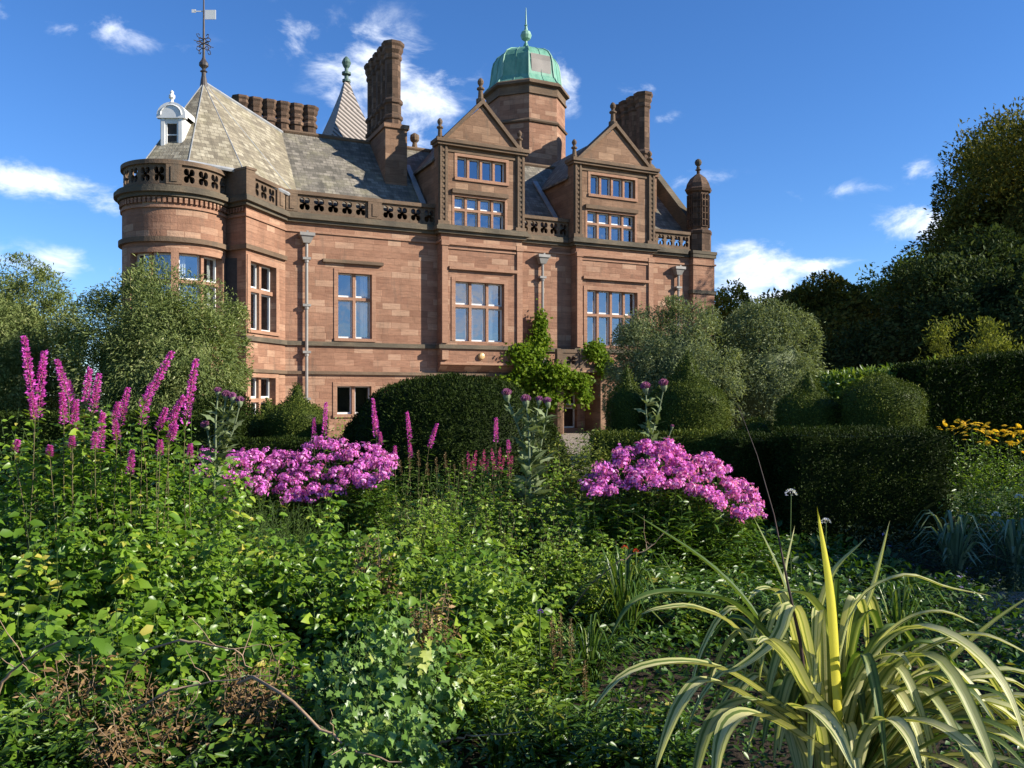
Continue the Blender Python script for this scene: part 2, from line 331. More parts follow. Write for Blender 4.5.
WINS = []
def window(G, u0, u1, z0, z1, cols, trans, dep=.28, du=99, curt=(), blinds=(), mull=.11, dark=False):
    b = MB()                                    # stone mullions and transom
    W = (u1 - u0 - mull * (cols - 1)) / cols
    lights = []
    for k in range(cols):
        a = u0 + k * (W + mull); lights.append((a, a + W))
        if k < cols - 1: b.fbox(G, a + W, a + W + mull, dep - .16, dep + .05, z0, z1)
    zs = [(z0, z1)] if not trans else [(z0, trans - mull / 2), (trans + mull / 2, z1)]
    if trans: b.fbox(G, u0, u1, dep - .157, dep + .047, trans - mull / 2, trans + mull / 2, du=du)
    o = b.build('window', M['dress'], man)
    s = MB(); g = MB(); fr = .045
    for (a, c) in lights:
        for (z, Z) in zs:
            s.fbox(G, a, a + fr, dep - .05, dep + .03, z, Z); s.fbox(G, c - fr, c, dep - .05, dep + .03, z, Z)
            s.fbox(G, a + fr, c - fr, dep - .05, dep + .03, z, z + fr * 1.6); s.fbox(G, a + fr, c - fr, dep - .05, dep + .03, Z - fr, Z)
            g.face([G(a + fr, dep, z + fr), G(c - fr, dep, z + fr), G(c - fr, dep, Z - fr), G(a + fr, dep, Z - fr)])
    s.build('sash', M['white'], o); g.build('pane', M['glass'], o)
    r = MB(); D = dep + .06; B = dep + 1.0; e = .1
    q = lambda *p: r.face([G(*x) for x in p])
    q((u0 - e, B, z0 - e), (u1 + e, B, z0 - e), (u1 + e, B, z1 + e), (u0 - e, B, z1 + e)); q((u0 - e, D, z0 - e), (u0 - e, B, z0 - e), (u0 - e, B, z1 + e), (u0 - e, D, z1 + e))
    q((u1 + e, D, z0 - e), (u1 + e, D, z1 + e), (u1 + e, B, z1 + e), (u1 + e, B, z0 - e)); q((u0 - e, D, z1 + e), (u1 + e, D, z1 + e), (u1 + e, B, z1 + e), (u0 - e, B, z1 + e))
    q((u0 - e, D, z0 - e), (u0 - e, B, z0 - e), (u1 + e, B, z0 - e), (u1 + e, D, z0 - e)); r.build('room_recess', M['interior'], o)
    if curt:
        c_ = MB()
        for (a, c, z, Z) in curt:
            n = max(4, int((c - a) / .05)); pts = [(a + (c - a) * k / n, dep + .12 + .03 * (k % 2)) for k in range(n + 1)]
            for (p, y), (p2, y2) in zip(pts, pts[1:]): c_.face([G(p, y, z), G(p2, y2, z), G(p2, y2, Z), G(p, y, Z)])
        c_.build('curtain', M['curtain'], o)
    return o
def surround(b, G, u0, u1, z0, z1, w=.16, p=.03, du=99):
    own = b is None
    if own: b = MB(); b.fbox(G, u0 - w, u1 + w, -.07, .02, z0 - .12, z0 - .003, du=du)
    b.fbox(G, u0 - w, u0 - .002, -p, .02, z0, z1 + w, du=du); b.fbox(G, u1 + .002, u1 + w, -p, .02, z0, z1 + w, du=du); b.fbox(G, u0, u1, -p - .003, .02, z1, z1 + w, du=du)
    if own: b.build('window_surround', M['dress'], man)

# walls
wb = MB(); sr = None
hM = [(-.62, .70, 3.82, 6.32), (-.66, .68, .9, 1.98)]
wb.wall(Gm, PB[0], 16.05, 0, 8.1, hM + [(9.2, 9.95, .2, 1.95)], .3)
wb.wall(seg(PA, PB), 0, 2.64, 0, 8.1, [(.25, 1.95, 3.9, 6.25), (.25, 1.9, .36, 2.25)], .3)
wb.wall(seg(arc[-1], PA), 0, float(np.linalg.norm(U2(arc[-1], PA))), 0, 8.1)
gs = seg((16.05, -.3), (17.3, -.3)); wb.wall(gs, 0, 1.25, 0, 8.1); wb.wall(seg((16.05, 0), (16.05, -.3)), 0, .3, 0, 8.1)
wb.wall(seg((17.3, -.3), (17.3, .95)), 0, 1.25, 0, 8.1); wb.wall(seg((16.9, .95), (16.9, 9)), 0, 8.05, 0, 9.0); wb.wall(seg((17.3, .95), (16.9, .95)), 0, .4, 0, 8.1)
wb.wall(seg((16.9, 9), (-7.6, 9)), 0, 24.5, 0, 9); wb.wall(seg((-7.6, 9), (-7.6, 0)), 0, 9, 0, 9)
wb.build('wall', M['stone'], man)
db = MB(); HB = [(dg(212), dg(261), 3.9, 6.28), (dg(269), dg(326), 3.9, 6.28), (dg(212), dg(261), .4, 2.2), (dg(269), dg(326), .4, 2.2)]
db.wall(drum, dg(150), dg(341), 0, 8.1, HB, .28, .15); db.build('round_tower', M['stone'], man)
for (a, c, z, Z) in HB:
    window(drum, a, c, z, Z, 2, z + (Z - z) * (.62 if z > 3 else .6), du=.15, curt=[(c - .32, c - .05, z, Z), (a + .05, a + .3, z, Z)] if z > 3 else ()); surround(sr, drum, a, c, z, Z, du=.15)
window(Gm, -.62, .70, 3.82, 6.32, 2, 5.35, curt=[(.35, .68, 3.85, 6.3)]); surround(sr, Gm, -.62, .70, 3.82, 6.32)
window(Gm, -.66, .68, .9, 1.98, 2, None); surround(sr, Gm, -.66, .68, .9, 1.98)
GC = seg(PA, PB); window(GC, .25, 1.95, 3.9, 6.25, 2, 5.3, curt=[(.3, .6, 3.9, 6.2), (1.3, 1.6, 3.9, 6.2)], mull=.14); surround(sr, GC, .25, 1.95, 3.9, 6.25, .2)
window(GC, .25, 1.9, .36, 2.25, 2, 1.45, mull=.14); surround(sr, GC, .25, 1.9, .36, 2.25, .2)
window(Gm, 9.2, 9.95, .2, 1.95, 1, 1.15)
# bays
def bay(a, b, lc, lw, uw, tw, apex, lower):
    c = (a + b) / 2; G = Gy(-.45); m = MB()
    m.wall(G, a, b, 2.9, 8.1, [(lw[0], lw[1], 3.82, 6.22)], .3)
    for s_, G2 in ((a, seg((a, 0), (a, -.45))), (b, seg((b, -.45), (b, 0)))): m.wall(G2, 0, .45, 2.9, 8.1)
    m.face([(a, -.45, 2.9), (a, 0, 2.55), (b, 0, 2.55), (b, -.45, 2.9)])
    m.face([(a, -.45, 2.9), (a, 0, 2.9), (a, 0, 2.55)]); m.face([(b, -.45, 2.9), (b, 0, 2.55), (b, 0, 2.9)])
    m.build('bay', M['stone'], man)
    m = MB()                                                    # trim of the lower stage
    for x in (a + .0, b - .27): 
        m.box((x + .01, -.53, 3.72), (x + .26, -.45, 7.62)); m.box((x - .03, -.57, 7.62), (x + .30, -.4, 7.82)); m.box((x, -.56, 3.05), (x + .27, -.45, 3.42))
    surround(m, G, lw[0], lw[1], 3.82, 6.22, .17)
    m.box((a + .3, -.6, 6.68), (b - .3, -.45, 6.8)); m.box((a + .28, -.5, 7.5), (b - .28, -.45, 7.56)); m.box((a - .05, -.5, 2.86), (b + .05, -.4, 2.95))
    m.box((a + .27, -.55, 7.66), (b - .27, -.45, 7.78))
    m.build('pilaster_frame', M['dress'], man)
    cu = [(lw[0] + .02 + k, lw[0] + .3 + k, 3.85, 6.2) for k in ((1.55,) if lower == 3 else ())]
    window(G, lw[0], lw[1], 3.82, 6.22, lower, 5.25 if lower == 3 else 5.15, curt=cu)
    # upper stage, front wall thick so that it reads as a stone dormer
    m = MB(); y0 = -.40; G = Gy(y0); zt = 11.62
    m.wall(G, a - .1, b + .1, 8.2, zt, [(uw[0], uw[1], 8.32, 9.66), (tw[0], tw[1], 10.42, 11.27)], .28)
    for s_, A, B in ((a - .1, (a - .1, 3.0), (a - .1, y0)), (b + .1, (b + .1, y0), (b + .1, 3.0))): m.wall(seg(A, B), 0, 3.4, 8.2, 11.15)
    for x in (a - .1, b + .1): m.box((x - .0 if x < c else x - .35, y0 + .003, 11.15), (x + .35 if x < c else x, y0 + .5, zt))
    # triangular gable
    tri = [(a + .12, 11.85), (b - .12, 11.85), (c, 13.45)]
    m.face([(x, y0, z) for x, z in tri]); m.face([(x, y0 + .4, z) for x, z in tri[::-1]])
    m.build('gable', M['gablestone'], man)
    m = MB()
    for x in (a - .12, b - .28):                                # ribbed pilasters
        m.box((x, y0 - .07, 8.5), (x + .4, y0, zt)); m.box((x + .05, y0 - .12, 8.6), (x + .13, y0 - .07, zt)); m.box((x + .27, y0 - .12, 8.6), (x + .35, y0 - .07, zt))
        for k in range(14): m.box((x + .15, y0 - .10, 8.7 + k * .205), (x + .25, y0 - .07, 8.8 + k * .205))
        m.box((x - .04, y0 - .14, 8.45), (x + .44, y0 + .1, 8.6))
    m.box((a - .2, y0 - .2, zt), (b + .2, y0 + .45, zt + .10)); m.box((a - .26, y0 - .27, zt + .10), (b + .26, y0 + .5, zt + .24)); m.box((a + .28, y0 - .05, zt - .22), (b - .28, y0, zt - .14))
    for sg in (-1, 1):                                          # raking copings
        ex = c + sg * ((b - a) / 2 + .02); w_ = .16; sl = np.array([c - ex, 13.72 - 11.84]); L = np.linalg.norm(sl); nn = np.array([-sl[1], sl[0]]) / L * (1 if sg > 0 else -1)
        if nn[1] < 0: nn = -nn
        p = [(ex, 11.84), (c, 13.72), (c, 13.72 - .2), (ex - sg * .2, 11.84)]
        q = p if sg < 0 else p[::-1]
        for ya, yb in ((y0 - .12, y0 + .45),):
            m.face([(x, ya, z) for x, z in q[::-1]]); m.face([(x, yb, z) for x, z in q])
            for i in range(4): j = (i + 1) % 4; m.face([(q[i][0], ya, q[i][1]), (q[j][0], ya, q[j][1]), (q[j][0], yb, q[j][1]), (q[i][0], yb, q[i][1])])
    m.box((uw[0] - .12, y0 - .12, 9.76), (uw[1] + .12, y0, 9.93)); m.box((uw[0] - .2, y0 - .12, 8.22), (uw[1] + .2, y0 + .02, 8.31))
    m.build('gable_coping', M['dark'], man)
    surround(None, G, tw[0], tw[1], 10.42, 11.27, .12, .025); surround(None, G, uw[0], uw[1], 8.32, 9.66, .1, .02)
    window(G, uw[0], uw[1], 8.32, 9.66, 4, 9.14, .24, mull=.10, curt=[(uw[0] + .05, uw[1] - .05, 9.2, 9.6)]); window(G, tw[0], tw[1], 10.42, 11.27, 4, None, .24, mull=.10)
    def fin(x, z, s):
        f = MB(); f.lathe([(.2 * s, 0), (.2 * s, .18 * s), (.12 * s, .22 * s), (.10 * s, .55 * s), (.17 * s, .6 * s), (.17 * s, .66 * s), (.08 * s, .72 * s), (.08 * s, .78 * s), (.13 * s, .86 * s), (.14 * s, .95 * s), (.09 * s, 1.05 * s), (.03 * s, 1.1 * s)], (x, y0 + .15, z), 10); f.build('finial', M['dark'], man, True)
    fin(c, 13.6, .95); fin(a + .02, 11.86, .8); fin(b - .02, 11.86, .8)
    # roof of the gable running back into the main roof
    rf = MB(); e0, e1 = a - .22, b + .22; ze, zr, ym = 11.1, 13.32, 5.2
    for A, B in (((e0, ze), (c, zr)), ((c, zr), (e1, ze))):
        t = .08
        rf.face([(A[0], y0 + .42, A[1]), (B[0], y0 + .42, B[1]), (B[0], ym, B[1]), (A[0], ym, A[1])]); rf.face([(A[0], y0 + .42, A[1] - t), (A[0], ym, A[1] - t), (B[0], ym, B[1] - t), (B[0], y0 + .42, B[1] - t)])
        rf.face([(A[0], y0 + .42, A[1] - t), (B[0], y0 + .42, B[1] - t), (B[0], y0 + .42, B[1]), (A[0], y0 + .42, A[1])])
    rf.face([(e0, y0 + .42, ze), (e0, ym, ze), (e0, ym, ze - .08), (e0, y0 + .42, ze - .08)]); rf.face([(e1, y0 + .42, ze - .08), (e1, ym, ze - .08), (e1, ym, ze), (e1, y0 + .42, ze)])
    rf.face([(e0, ym, ze), (c, ym, zr), (e1, ym, ze)])
    rf.build('gable_roof', M['slate'], man)
    g = MB(); g.fbox(lambda u, y, z: (a - .42 + y, .3 + u, 8.93 + u * 1.03 + z), 0, 2.5, 0, .22, 0, .1); g.build('lead_gutter', M['lead'], man)
bay(3.42, 7.02, 0, (4.02, 6.19), (4.0, 6.25), (4.12, 6.3), 5.1, 3)
bay(9.64, 13.64, 0, (10.18, 12.8), (10.22, 12.7), (10.38, 12.72), 11.47, 4)

# string courses and cornices run along the whole footprint
U0 = 0.0
def course(name, z0, z1, out_, mat, u0=0, u1=None, inn=.12):
    b = MB(); b.fbox(GP, u0, u1 or uEnd, -out_, inn, z0, z1, GP.c); return b
for z0, z1, o_ in ((3.5, 3.66, .1),): course('string_course', z0, z1, o_, 0).build('string_course', M['black'], man)
b = MB(); base = arc + [PA, PB, (16.05, 0), (16.05, -.3), (17.3, -.3), (17.3, .95)]; GB = pathF(base); b.fbox(GB, 0, GB.c[-1], -.1, .12, 2.42, 2.54, GB.c); b.build('string_course', M['dark'], man)
b = MB(); b.fbox(GP, 0, uB, -.12, .1, 6.62, 6.78, GP.c); b.build('string_course', M['dark'], man)
b = course('', 7.74, 7.82, .06, 0, 0); b.build('frieze_moulding', M['dress'], man)
uR = idx['r0'] - .01; b = course('', 8.1, 8.22, .14, 0, 0, uR); b.fbox(GP, 0, uR, -.26, .12, 8.22, 8.36, GP.c); b.fbox(GP, 0, uR, -.19, .12, 8.36, 8.44, GP.c); b.build('cornice', M['black'], man)
b = MB()
for k in range(int((uA) / .16)): b.fbox(GP, k * .16, k * .16 + .09, -.09, .03, 7.9, 8.06)
b.build('dentil_band', M['stone'], man)
# pierced parapet of quatrefoils
def quatre(b, G, u0, w_, z0, h_, y0, y1):
    n = 48; cx, cz = u0 + w_ / 2, z0 + h_ / 2; inner = []; outer = []
    q = min(w_, h_) * .5; a_ = q * .52; r_ = q * .36
    for k in range(n):
        t = 2 * pi * k / n + pi / 4 * 0; best = .2 * q
        for j in range(4):
            g = pi / 4 + j * pi / 2; d = t - g; disc = r_ * r_ - (a_ * sin(d)) ** 2
            if disc > 0 and cos(d) > -.2: best = max(best, a_ * cos(d) + math.sqrt(disc))
        inner.append((cx + best * cos(t), cz + best * sin(t) * min(h_ / w_, 1.4)))
        m = max(abs(cos(t)) / (w_ / 2), abs(sin(t)) / (h_ / 2)); outer.append((cx + cos(t) / m, cz + sin(t) / m))
    for k in range(n):
        j = (k + 1) % n; I, J, O, P = inner[k], inner[j], outer[k], outer[j]
        b.face([G(I[0], y0, I[1]), G(O[0], y0, O[1]), G(P[0], y0, P[1]), G(J[0], y0, J[1])]); b.face([G(I[0], y1, I[1]), G(J[0], y1, J[1]), G(P[0], y1, P[1]), G(O[0], y1, O[1])])
        b.face([G(I[0], y0, I[1]), G(J[0], y0, J[1]), G(J[0], y1, J[1]), G(I[0], y1, I[1])])
def parapet(G, u0, u1, cells, du=99, cuts=None, posts=(), dark='dark', z0=8.44):
    b = MB(); b.fbox(G, u0, u1, -.02, .2, z0, z0 + .07, cuts, du); b.fbox(G, u0, u1, -.05, .23, z0 + .72, z0 + .86, cuts, du)
    pz, ph = z0 + .07, .65; w_ = ph * .8; segs = []; edges = [u0] + [p for pr in posts for p in pr] + [u1]
    for k in range(0, len(edges), 2):
        a, c = edges[k], edges[k + 1]; n = max(1, round((c - a) / w_)); wc = (c - a) / n
        for j in range(n): quatre(b, G, a + j * wc, wc, pz, ph, .04, .16)
    for a, c in posts: b.fbox(G, a, c, -.04, .2, pz, pz + ph, cuts, du); b.fbox(G, a + (c - a) * .3, a + (c - a) * .7, -.07, -.035, pz + .08, pz + ph - .08, cuts, du)
    b.build('parapet', M[dark], man)
parapet(drum, dg(158), dg(339), 0, .15, posts=[(dg(256), dg(272))])
b = MB(); g = seg(arc[-1], PA); b.fbox(g, -.1, g.L + .12, -.08, .3, 8.44, 9.32); b.fbox(g, -.12, g.L + .15, -.1, .34, 9.32, 9.4); b.build('parapet_pier', M['dark'], man)
parapet(GC, .0, 2.6, 0, posts=[(.02, .42), (2.0, 2.55)])
parapet(Gm, PB[0], 3.38, 0, posts=[(PB[0] + .02, PB[0] + .45), (.55, 1.1)])
parapet(Gm, 7.14, 9.52, 0); parapet(Gm, 13.76, 16.1, 0)
for x in (-2.2, 0): pass

# roofs
rf = MB(); E_, RZ = (.35, 8.9), (4.0, 12.65)
Q = lambda x, y, z: (x, y, z)
rf.face([Q(-2.0, .35, 8.95), Q(16.6, .35, 8.95), Q(16.6, 4, 12.65), Q(-2.0, 4, 12.65)]); rf.face([Q(-2.0, 4, 12.65), Q(16.6, 4, 12.65), Q(16.6, 8.6, 8.3), Q(-2.0, 8.6, 8.3)])
rf.build('main_roof', M['slate'], man)
ap = (-5.3, 1.6, 13.35); pts = [(-7.75, 1.8, 9.4), (-7.5, -.9, 9.4), (-6.12, -1.8, 9.4), (-4.27, -1.48, 9.35), (-2.0, .45, 9.05), (-1.97, 4.0, 12.62), (-2.6, 7.5, 9.2), (-7.4, 7.0, 9.2)]
rf = MB()
for i in range(len(pts)):
    j = (i + 1) % len(pts); rf.face([ap, pts[i], pts[j]])
rf.build('tower_roof', M['slate_pale'], man)
b = MB()
for p in pts[1:5]: b.tube([ap, p], .02, 5)
b.tube([ap, pts[5]], .07, 6)
b.tube([(p[0], p[1] - .04, p[2]) for p in pts[1:5]], .075, 6)
b.build('lead_flashing', M['lead'], man)
b = MB(); b.tube([(-1.9, 4, 12.7), (16.6, 4, 12.7)], .09, 6); b.build('ridge_tiles', M['dark'], man)
b = MB()                                              # raised east verge
for y0_, z0_, y1_, z1_ in ((.0, 8.9, 4.0, 12.75), (4.0, 12.75, 8.8, 8.1)):
    p = [(y0_, z0_ - .6), (y1_, z1_ - .6), (y1_, z1_ + .85), (y0_, z0_ + .6)]
    if y0_ > 1: p = [(y0_, z0_ - .6), (y1_, z1_ - .6), (y1_, z1_ + .6), (y0_, z0_ + .85)]
    for x in (16.45, 16.85): b.face([(x, y, z) for y, z in (p if x > 16.5 else p[::-1])])
    for i in range(4): j = (i + 1) % 4; b.face([(16.45, p[i][0], p[i][1]), (16.45, p[j][0], p[j][1]), (16.85, p[j][0], p[j][1]), (16.85, p[i][0], p[i][1])][::-1])
b.build('east_gable_wall', M['black'], man)
# rear range that carries the far chimneys and the spire
b = MB(); b.prism([(-7, 9.2), (15.5, 9.2), (15.5, 15), (-7, 15)], 0, 10.5); b.build('rear_range', M['stone'], man)
b = MB(); b.prism([(-7, 9.2), (15.5, 9.2), (15.5, 15), (-7, 15)], 10.5, 13.0, [(-5, 11.8), (14, 11.8), (14, 12.3), (-5, 12.3)]); b.build('rear_roof', M['slate'], man)

def shaft_prof(h): return [(.30, 0), (.34, .0), (.34, .25), (.40, .30), (.40, .42), (.33, .50), (.33, .9), (.40, .96), (.40, 1.08), (.31, 1.2), (.31, h - .75), (.36, h - .68), (.36, h - .58), (.33, h - .5), (.41, h - .34), (.41, h - .2), (.46, h - .12), (.46, h)]
def chimney(x, y, z0, zb, zt, n, dx, dy, bw, label):
    o = MB(); ex, ey = abs(dx) * (n - 1), abs(dy) * (n - 1)
    o.box((x - bw, y - bw, z0), (x + ex + bw, y + ey + bw, zb)); o.box((x - bw - .08, y - bw - .08, zb), (x + ex + bw + .08, y + ey + bw + .08, zb + .18))
    p = o.build('chimney_stack', M['gablestone'], man)
    s = MB()
    for k in range(n):
        s2 = MB(); s2.lathe([(r * 1.06, z) for r, z in shaft_prof(zt - zb - .18)], (x + dx * k, y + dy * k, zb + .18), 8, pi / 8); s2.build('chimney_shaft', M['chim'], p)
chimney(2.28, 2.25, 9.4, 12.75, 16.45, 5, 0, .66, .47, '')
chimney(15.15, 2.45, 9.4, 12.3, 16.45, 4, 0, .66, .47, '')
chimney(-2.5, 12.0, 11, 14.4, 16.6, 6, .68, 0, .42, '')
# octagonal tower with copper dome
oc = (10.0, 8.2)   # refined below
def octo(b, prof, c, n=8): b.lathe([(r / cos(pi / 8) if n == 8 else r, z) for r, z in prof], (c[0], c[1], 0), n, pi / 8)
x_ = (526 - 512) / F; L0_ = -(np.array([-6.09, 32.]) @ np.array([sin(TH), -cos(TH)])); Y_ = (L0_ + 8) / (-(sin(TH) * x_ - cos(TH))); s_ = float((np.array([x_ * Y_, Y_]) - np.array([-6.09, 32.])) @ np.array([cos(TH), sin(TH)]))
oc = (s_, 8.0); RO = 1.96
b = MB(); octo(b, [(RO, 5), (RO, 15.6)], oc); octo(b, [(RO - .03, 15.6), (RO - .03, 17.15)], oc); tw_ = b.build('octagonal_tower', M['stone'], man)
b = MB(); octo(b, [(RO + .08, 15.55), (RO + .12, 15.62), (RO + .02, 15.74)], oc); octo(b, [(RO + .06, 17.0), (RO + .06, 17.1), (RO, 17.12), (RO + .02, 17.42), (RO + .2, 17.5), (RO + .2, 17.62), (RO + .08, 17.72)], oc); b.build('tower_cornice', M['dark'], tw_)
b = MB(); dp = [(2.02, 17.7), (1.9, 17.86), (1.76, 18.1), (1.70, 18.5), (1.66, 18.9), (1.58, 19.25), (1.40, 19.55), (1.1, 19.76), (.6, 19.93), (.2, 20.05), (.12, 20.3), (.08, 20.4)]
octo(b, dp, oc); b.build('dome', M['copper'], tw_)
b = MB()
for k in range(8):
    a = pi / 8 + k * pi / 4; b.tube([(oc[0] + (r / cos(pi / 8) + .01) * cos(a), oc[1] + (r / cos(pi / 8) + .01) * sin(a), z) for r, z in dp[:-2]], .045, 5)
for k in range(8):
    a = k * pi / 4; 
    b.tube([(oc[0] + (r + .012) * cos(a), oc[1] + (r + .012) * sin(a), z) for r, z in dp[:-3]], .012, 4)
b.lathe([(.13, 20.2), (.13, 20.28), (.07, 20.34), (.07, 20.5), (.24, 20.62), (.30, 20.8), (.24, 20.98), (.10, 21.08), (.06, 21.3), (.10, 21.34), (.05, 21.4), (.015, 22.3)], (oc[0], oc[1], 0), 12)
b.build('dome_ribs', M['copper_pale'], tw_)
b = MB(); a0 = -pi / 8 * 1 - pi / 4 * 1; fa = -pi / 2 + pi / 4 * 0   # a bare panel on the front facet
for (r0, z0_), (r1, z1_) in (((1.73, 18.12), (1.68, 18.9)), ((1.68, 18.9), (1.605, 19.2))):
    m_ = (r0 + .015); n_ = r1 + .03; hw = .56
    ang = -pi / 2; t = np.array([-sin(ang), cos(ang)]); o_ = np.array([cos(ang), sin(ang)])
    P = [np.array(oc) + o_ * m_ - t * hw, np.array(oc) + o_ * m_ + t * hw, np.array(oc) + o_ * n_ + t * hw, np.array(oc) + o_ * n_ - t * hw]
    b.face([(P[0][0], P[0][1], z0_), (P[1][0], P[1][1], z0_), (P[2][0], P[2][1], z1_), (P[3][0], P[3][1], z1_)])
b.build('bare_panel', M['brownpanel'], tw_)
# lead spire with a ball
sc_ = (1.62, 7.3)
b = MB(); b.lathe([(2.3, 12.0), (1.85, 13.0), (1.35, 13.9), (.78, 15.0), (.36, 15.9), (.14, 16.5)], (sc_[0], sc_[1], 0), 4, pi / 4 + .1); sp = b.build('spire', M['spire'], man)
b = MB(); b.lathe([(.2, 16.45), (.2, 16.55), (.1, 16.6), (.1, 16.75), (.22, 16.8), (.22, 16.9), (.09, 16.95), (.09, 17.1), (.16, 17.2), (.22, 17.36), (.16, 17.52), (.05, 17.65)], (sc_[0], sc_[1], 0), 12); b.build('finial', M['oldcopper'], sp, True)
b = MB(); b.lathe([(1.85, 11), (1.85, 12.2)], (sc_[0], sc_[1], 0), 4, pi / 4 + .1); b.build('spire_base', M['gablestone'], sp)
for (x, y, z) in ((0.2, 6.0, 12.5), (4.0, 4.4, 12.7)):
    f = MB(); f.lathe([(.3, -.6), (.3, .1), (.14, .18), (.1, .4), (.2, .5), (.22, .62), (.2, .74), (.05, .84)], (x, y, z), 10); f.build('finial', M['dark'], man, True)
# east corner turret
b = MB(); tc_ = (16.82, .30, 0); b.lathe([(.62, 8.2), (.62, 9.25), (.66, 9.3), (.66, 9.42), (.5, 9.5), (.5, 11.25), (.6, 11.3), (.66, 11.42), (.6, 11.5), (.55, 11.7), (.4, 11.95), (.16, 12.15), (.08, 12.2), (.08, 12.35), (.16, 12.4), (.05, 12.45)], tc_, 8, pi / 8)
for k in range(8):
    a = k * pi / 4
    for j in range(5):
        for sgn in (-1, 1):
            c = np.array([tc_[0] + cos(a) * .475, tc_[1] + sin(a) * .475]); t = np.array([-sin(a), cos(a)]); c = c + t * sgn * .09
            z = 9.62 + j * .31; G = lambda u, y, zz, c=c, t=t, a=a: (c[0] + t[0] * u - cos(a) * y, c[1] + t[1] * u - sin(a) * y, zz)
            b.fbox(G, -.085, -.06, -.05, 0, z, z + .3); b.fbox(G, .06, .085, -.05, 0, z, z + .3); b.fbox(G, -.059, .059, -.048, 0, z, z + .04)
tu = b.build('corner_turret', M['chim'], man)
b = MB(); b.lathe([(.07, 12.4), (.1, 12.5), (.06, 12.55), (.15, 12.66), (.17, 12.76), (.13, 12.86), (.04, 12.92)], tc_, 10); b.build('finial', M['black'], tu, True)
b = MB()
b.box((16.0, -.36, 8.1), (17.36, 1.0, 8.26)); b.box((15.97, -.39, 8.26), (17.39, 1.04, 8.4)); b.box((15.98, -.37, 6.4), (17.37, 1.0, 6.56))
b.build('string_course', M['black'], man)
# white arched dormer on the round tower roof
Rz = R(-26)
def DX(p): x, y = p[0], p[1]; return (-6.55 + x * cos(Rz) - y * sin(Rz), -.62 + x * sin(Rz) + y * cos(Rz), 10.0 + p[2])
b = MB(DX); b.wall(lambda u, y, z: (u, y, z), -.4, .4, 0, 1.15, [(-.17, .17, .22, .98)], .1); b.face([(-.4, 0, 0), (-.4, 0, 1.15), (-.4, 2.2, 1.15), (-.4, 2.2, 0)]); b.face([(.4, 0, 0), (.4, 2.2, 0), (.4, 2.2, 1.15), (.4, 0, 1.15)])
b.box((-.52, -.12, -.1), (.52, .1, 0)); b.box((-.5, -.08, 1.15), (.5, .08, 1.24)); b.box((-.36, -.04, 0), (-.24, -.002, 1.15)); b.box((.24, -.04, 0), (.36, -.002, 1.15))
n = 12; ar = [(.5 * cos(pi * k / n), 1.24 + .46 * sin(pi * k / n)) for k in range(n + 1)]
b.face([(x, -.08, z) for x, z in ar[::-1]][::-1])
for (x, z), (x2, z2) in zip(ar, ar[1:]): b.face([(x, -.08, z), (x, 2.4, z), (x2, 2.4, z2), (x2, -.08, z2)])
ai = [(.36 * cos(pi * k / n), 1.26 + .33 * sin(pi * k / n)) for k in range(n + 1)]
b.tube([(x, -.09, z) for x, z in ai], .025, 4); b.lathe([(.1, 1.68), (.05, 1.74), (.05, 1.8), (.11, 1.86), (.11, 1.94), (.05, 2.0), (.07, 2.06), (.02, 2.12)], (0, 0, 0), 8)
dm = b.build('white_dormer', M['white'], man)
b = MB(DX); b.face([(-.17, .06, .22), (.17, .06, .22), (.17, .06, .98), (-.17, .06, .98)]); b.build('pane', M['interior'], dm)
b = MB(DX); b.box((-.17, .03, .58), (.17, .055, .62)); b.build('glazing_bar', M['white'], dm)
# weathervane
b = MB(); x, y = ap[0], ap[1]; b.lathe([(.14, 13.2), (.11, 13.45), (.08, 13.6), (.08, 13.72), (.14, 13.76), (.06, 13.82), (.08, 13.88), (.17, 13.97), (.17, 14.07), (.08, 14.2), (.05, 14.3), (.025, 16.6), (.012, 17.2)], (x, y, 0), 10)
for k in range(4):
    a = k * pi / 2 + .5
    for zc, r0, s in ((14.6, .0, 1), (15.0, .0, -.8), (14.8, .0, .6)):
        b.tube([(x + cos(a) * r_, y + sin(a) * r_, zc + z_ * s) for r_, z_ in ((.02, 0), (.14, .06), (.27, .02), (.3, -.09), (.22, -.13), (.17, -.07))], .018, 4)
    b.tube([(x, y, 14.8), (x + cos(a) * .42, y + sin(a) * .42, 14.8)], .014, 4)
wv = b.build('weathervane', M['iron'], man)
b = MB(); G = seg((x, y), (x + cos(-.45), y + sin(-.45))); b.fbox(G, .05, .45, -.012, .012, 15.72, 16.07); b.fbox(G, -.35, -.02, -.01, .01, 16.0, 16.04); b.fbox(G, -.45, -.3, -.01, .01, 15.97, 16.09); b.build('vane_flag', M['white'], wv)
# downpipes
def pipe(x, zt, z0=0.1):
    b = MB(); b.tube([(x, -.16, z0), (x, -.16, zt - .3)], .06, 8); b.prism([(x - .13, -.25), (x + .13, -.25), (x + .13, -.02), (x - .13, -.02)], zt - .38, zt - .12, [(x - .24, -.32), (x + .24, -.32), (x + .24, -.02), (x - .24, -.02)])
    b.box((x - .28, -.36, zt - .12), (x + .28, -.02, zt)); z = zt - 1.0
    for k in range(9): b.box((x - .04, -.34, zt - .0), (x + .04, -.3, zt + .06)) if k == 0 else None
    while z > z0: b.box((x - .15, -.24, z), (x + .15, -.005, z + .09)); b.lathe([(.085, z - .1), (.085, z - .02)], (x, -.16, 0), 8); z -= 1.75
    b.build('downpipe', M['pipe'], man)
pipe(-1.85, 7.7); pipe(8.15, 7.62, 2.6); pipe(15.3, 7.6)
b = MB(); b.box((-1.22, -.14, 6.68), (1.14, 0, 6.8)); b.build('hood_mould', M['dark'], man)
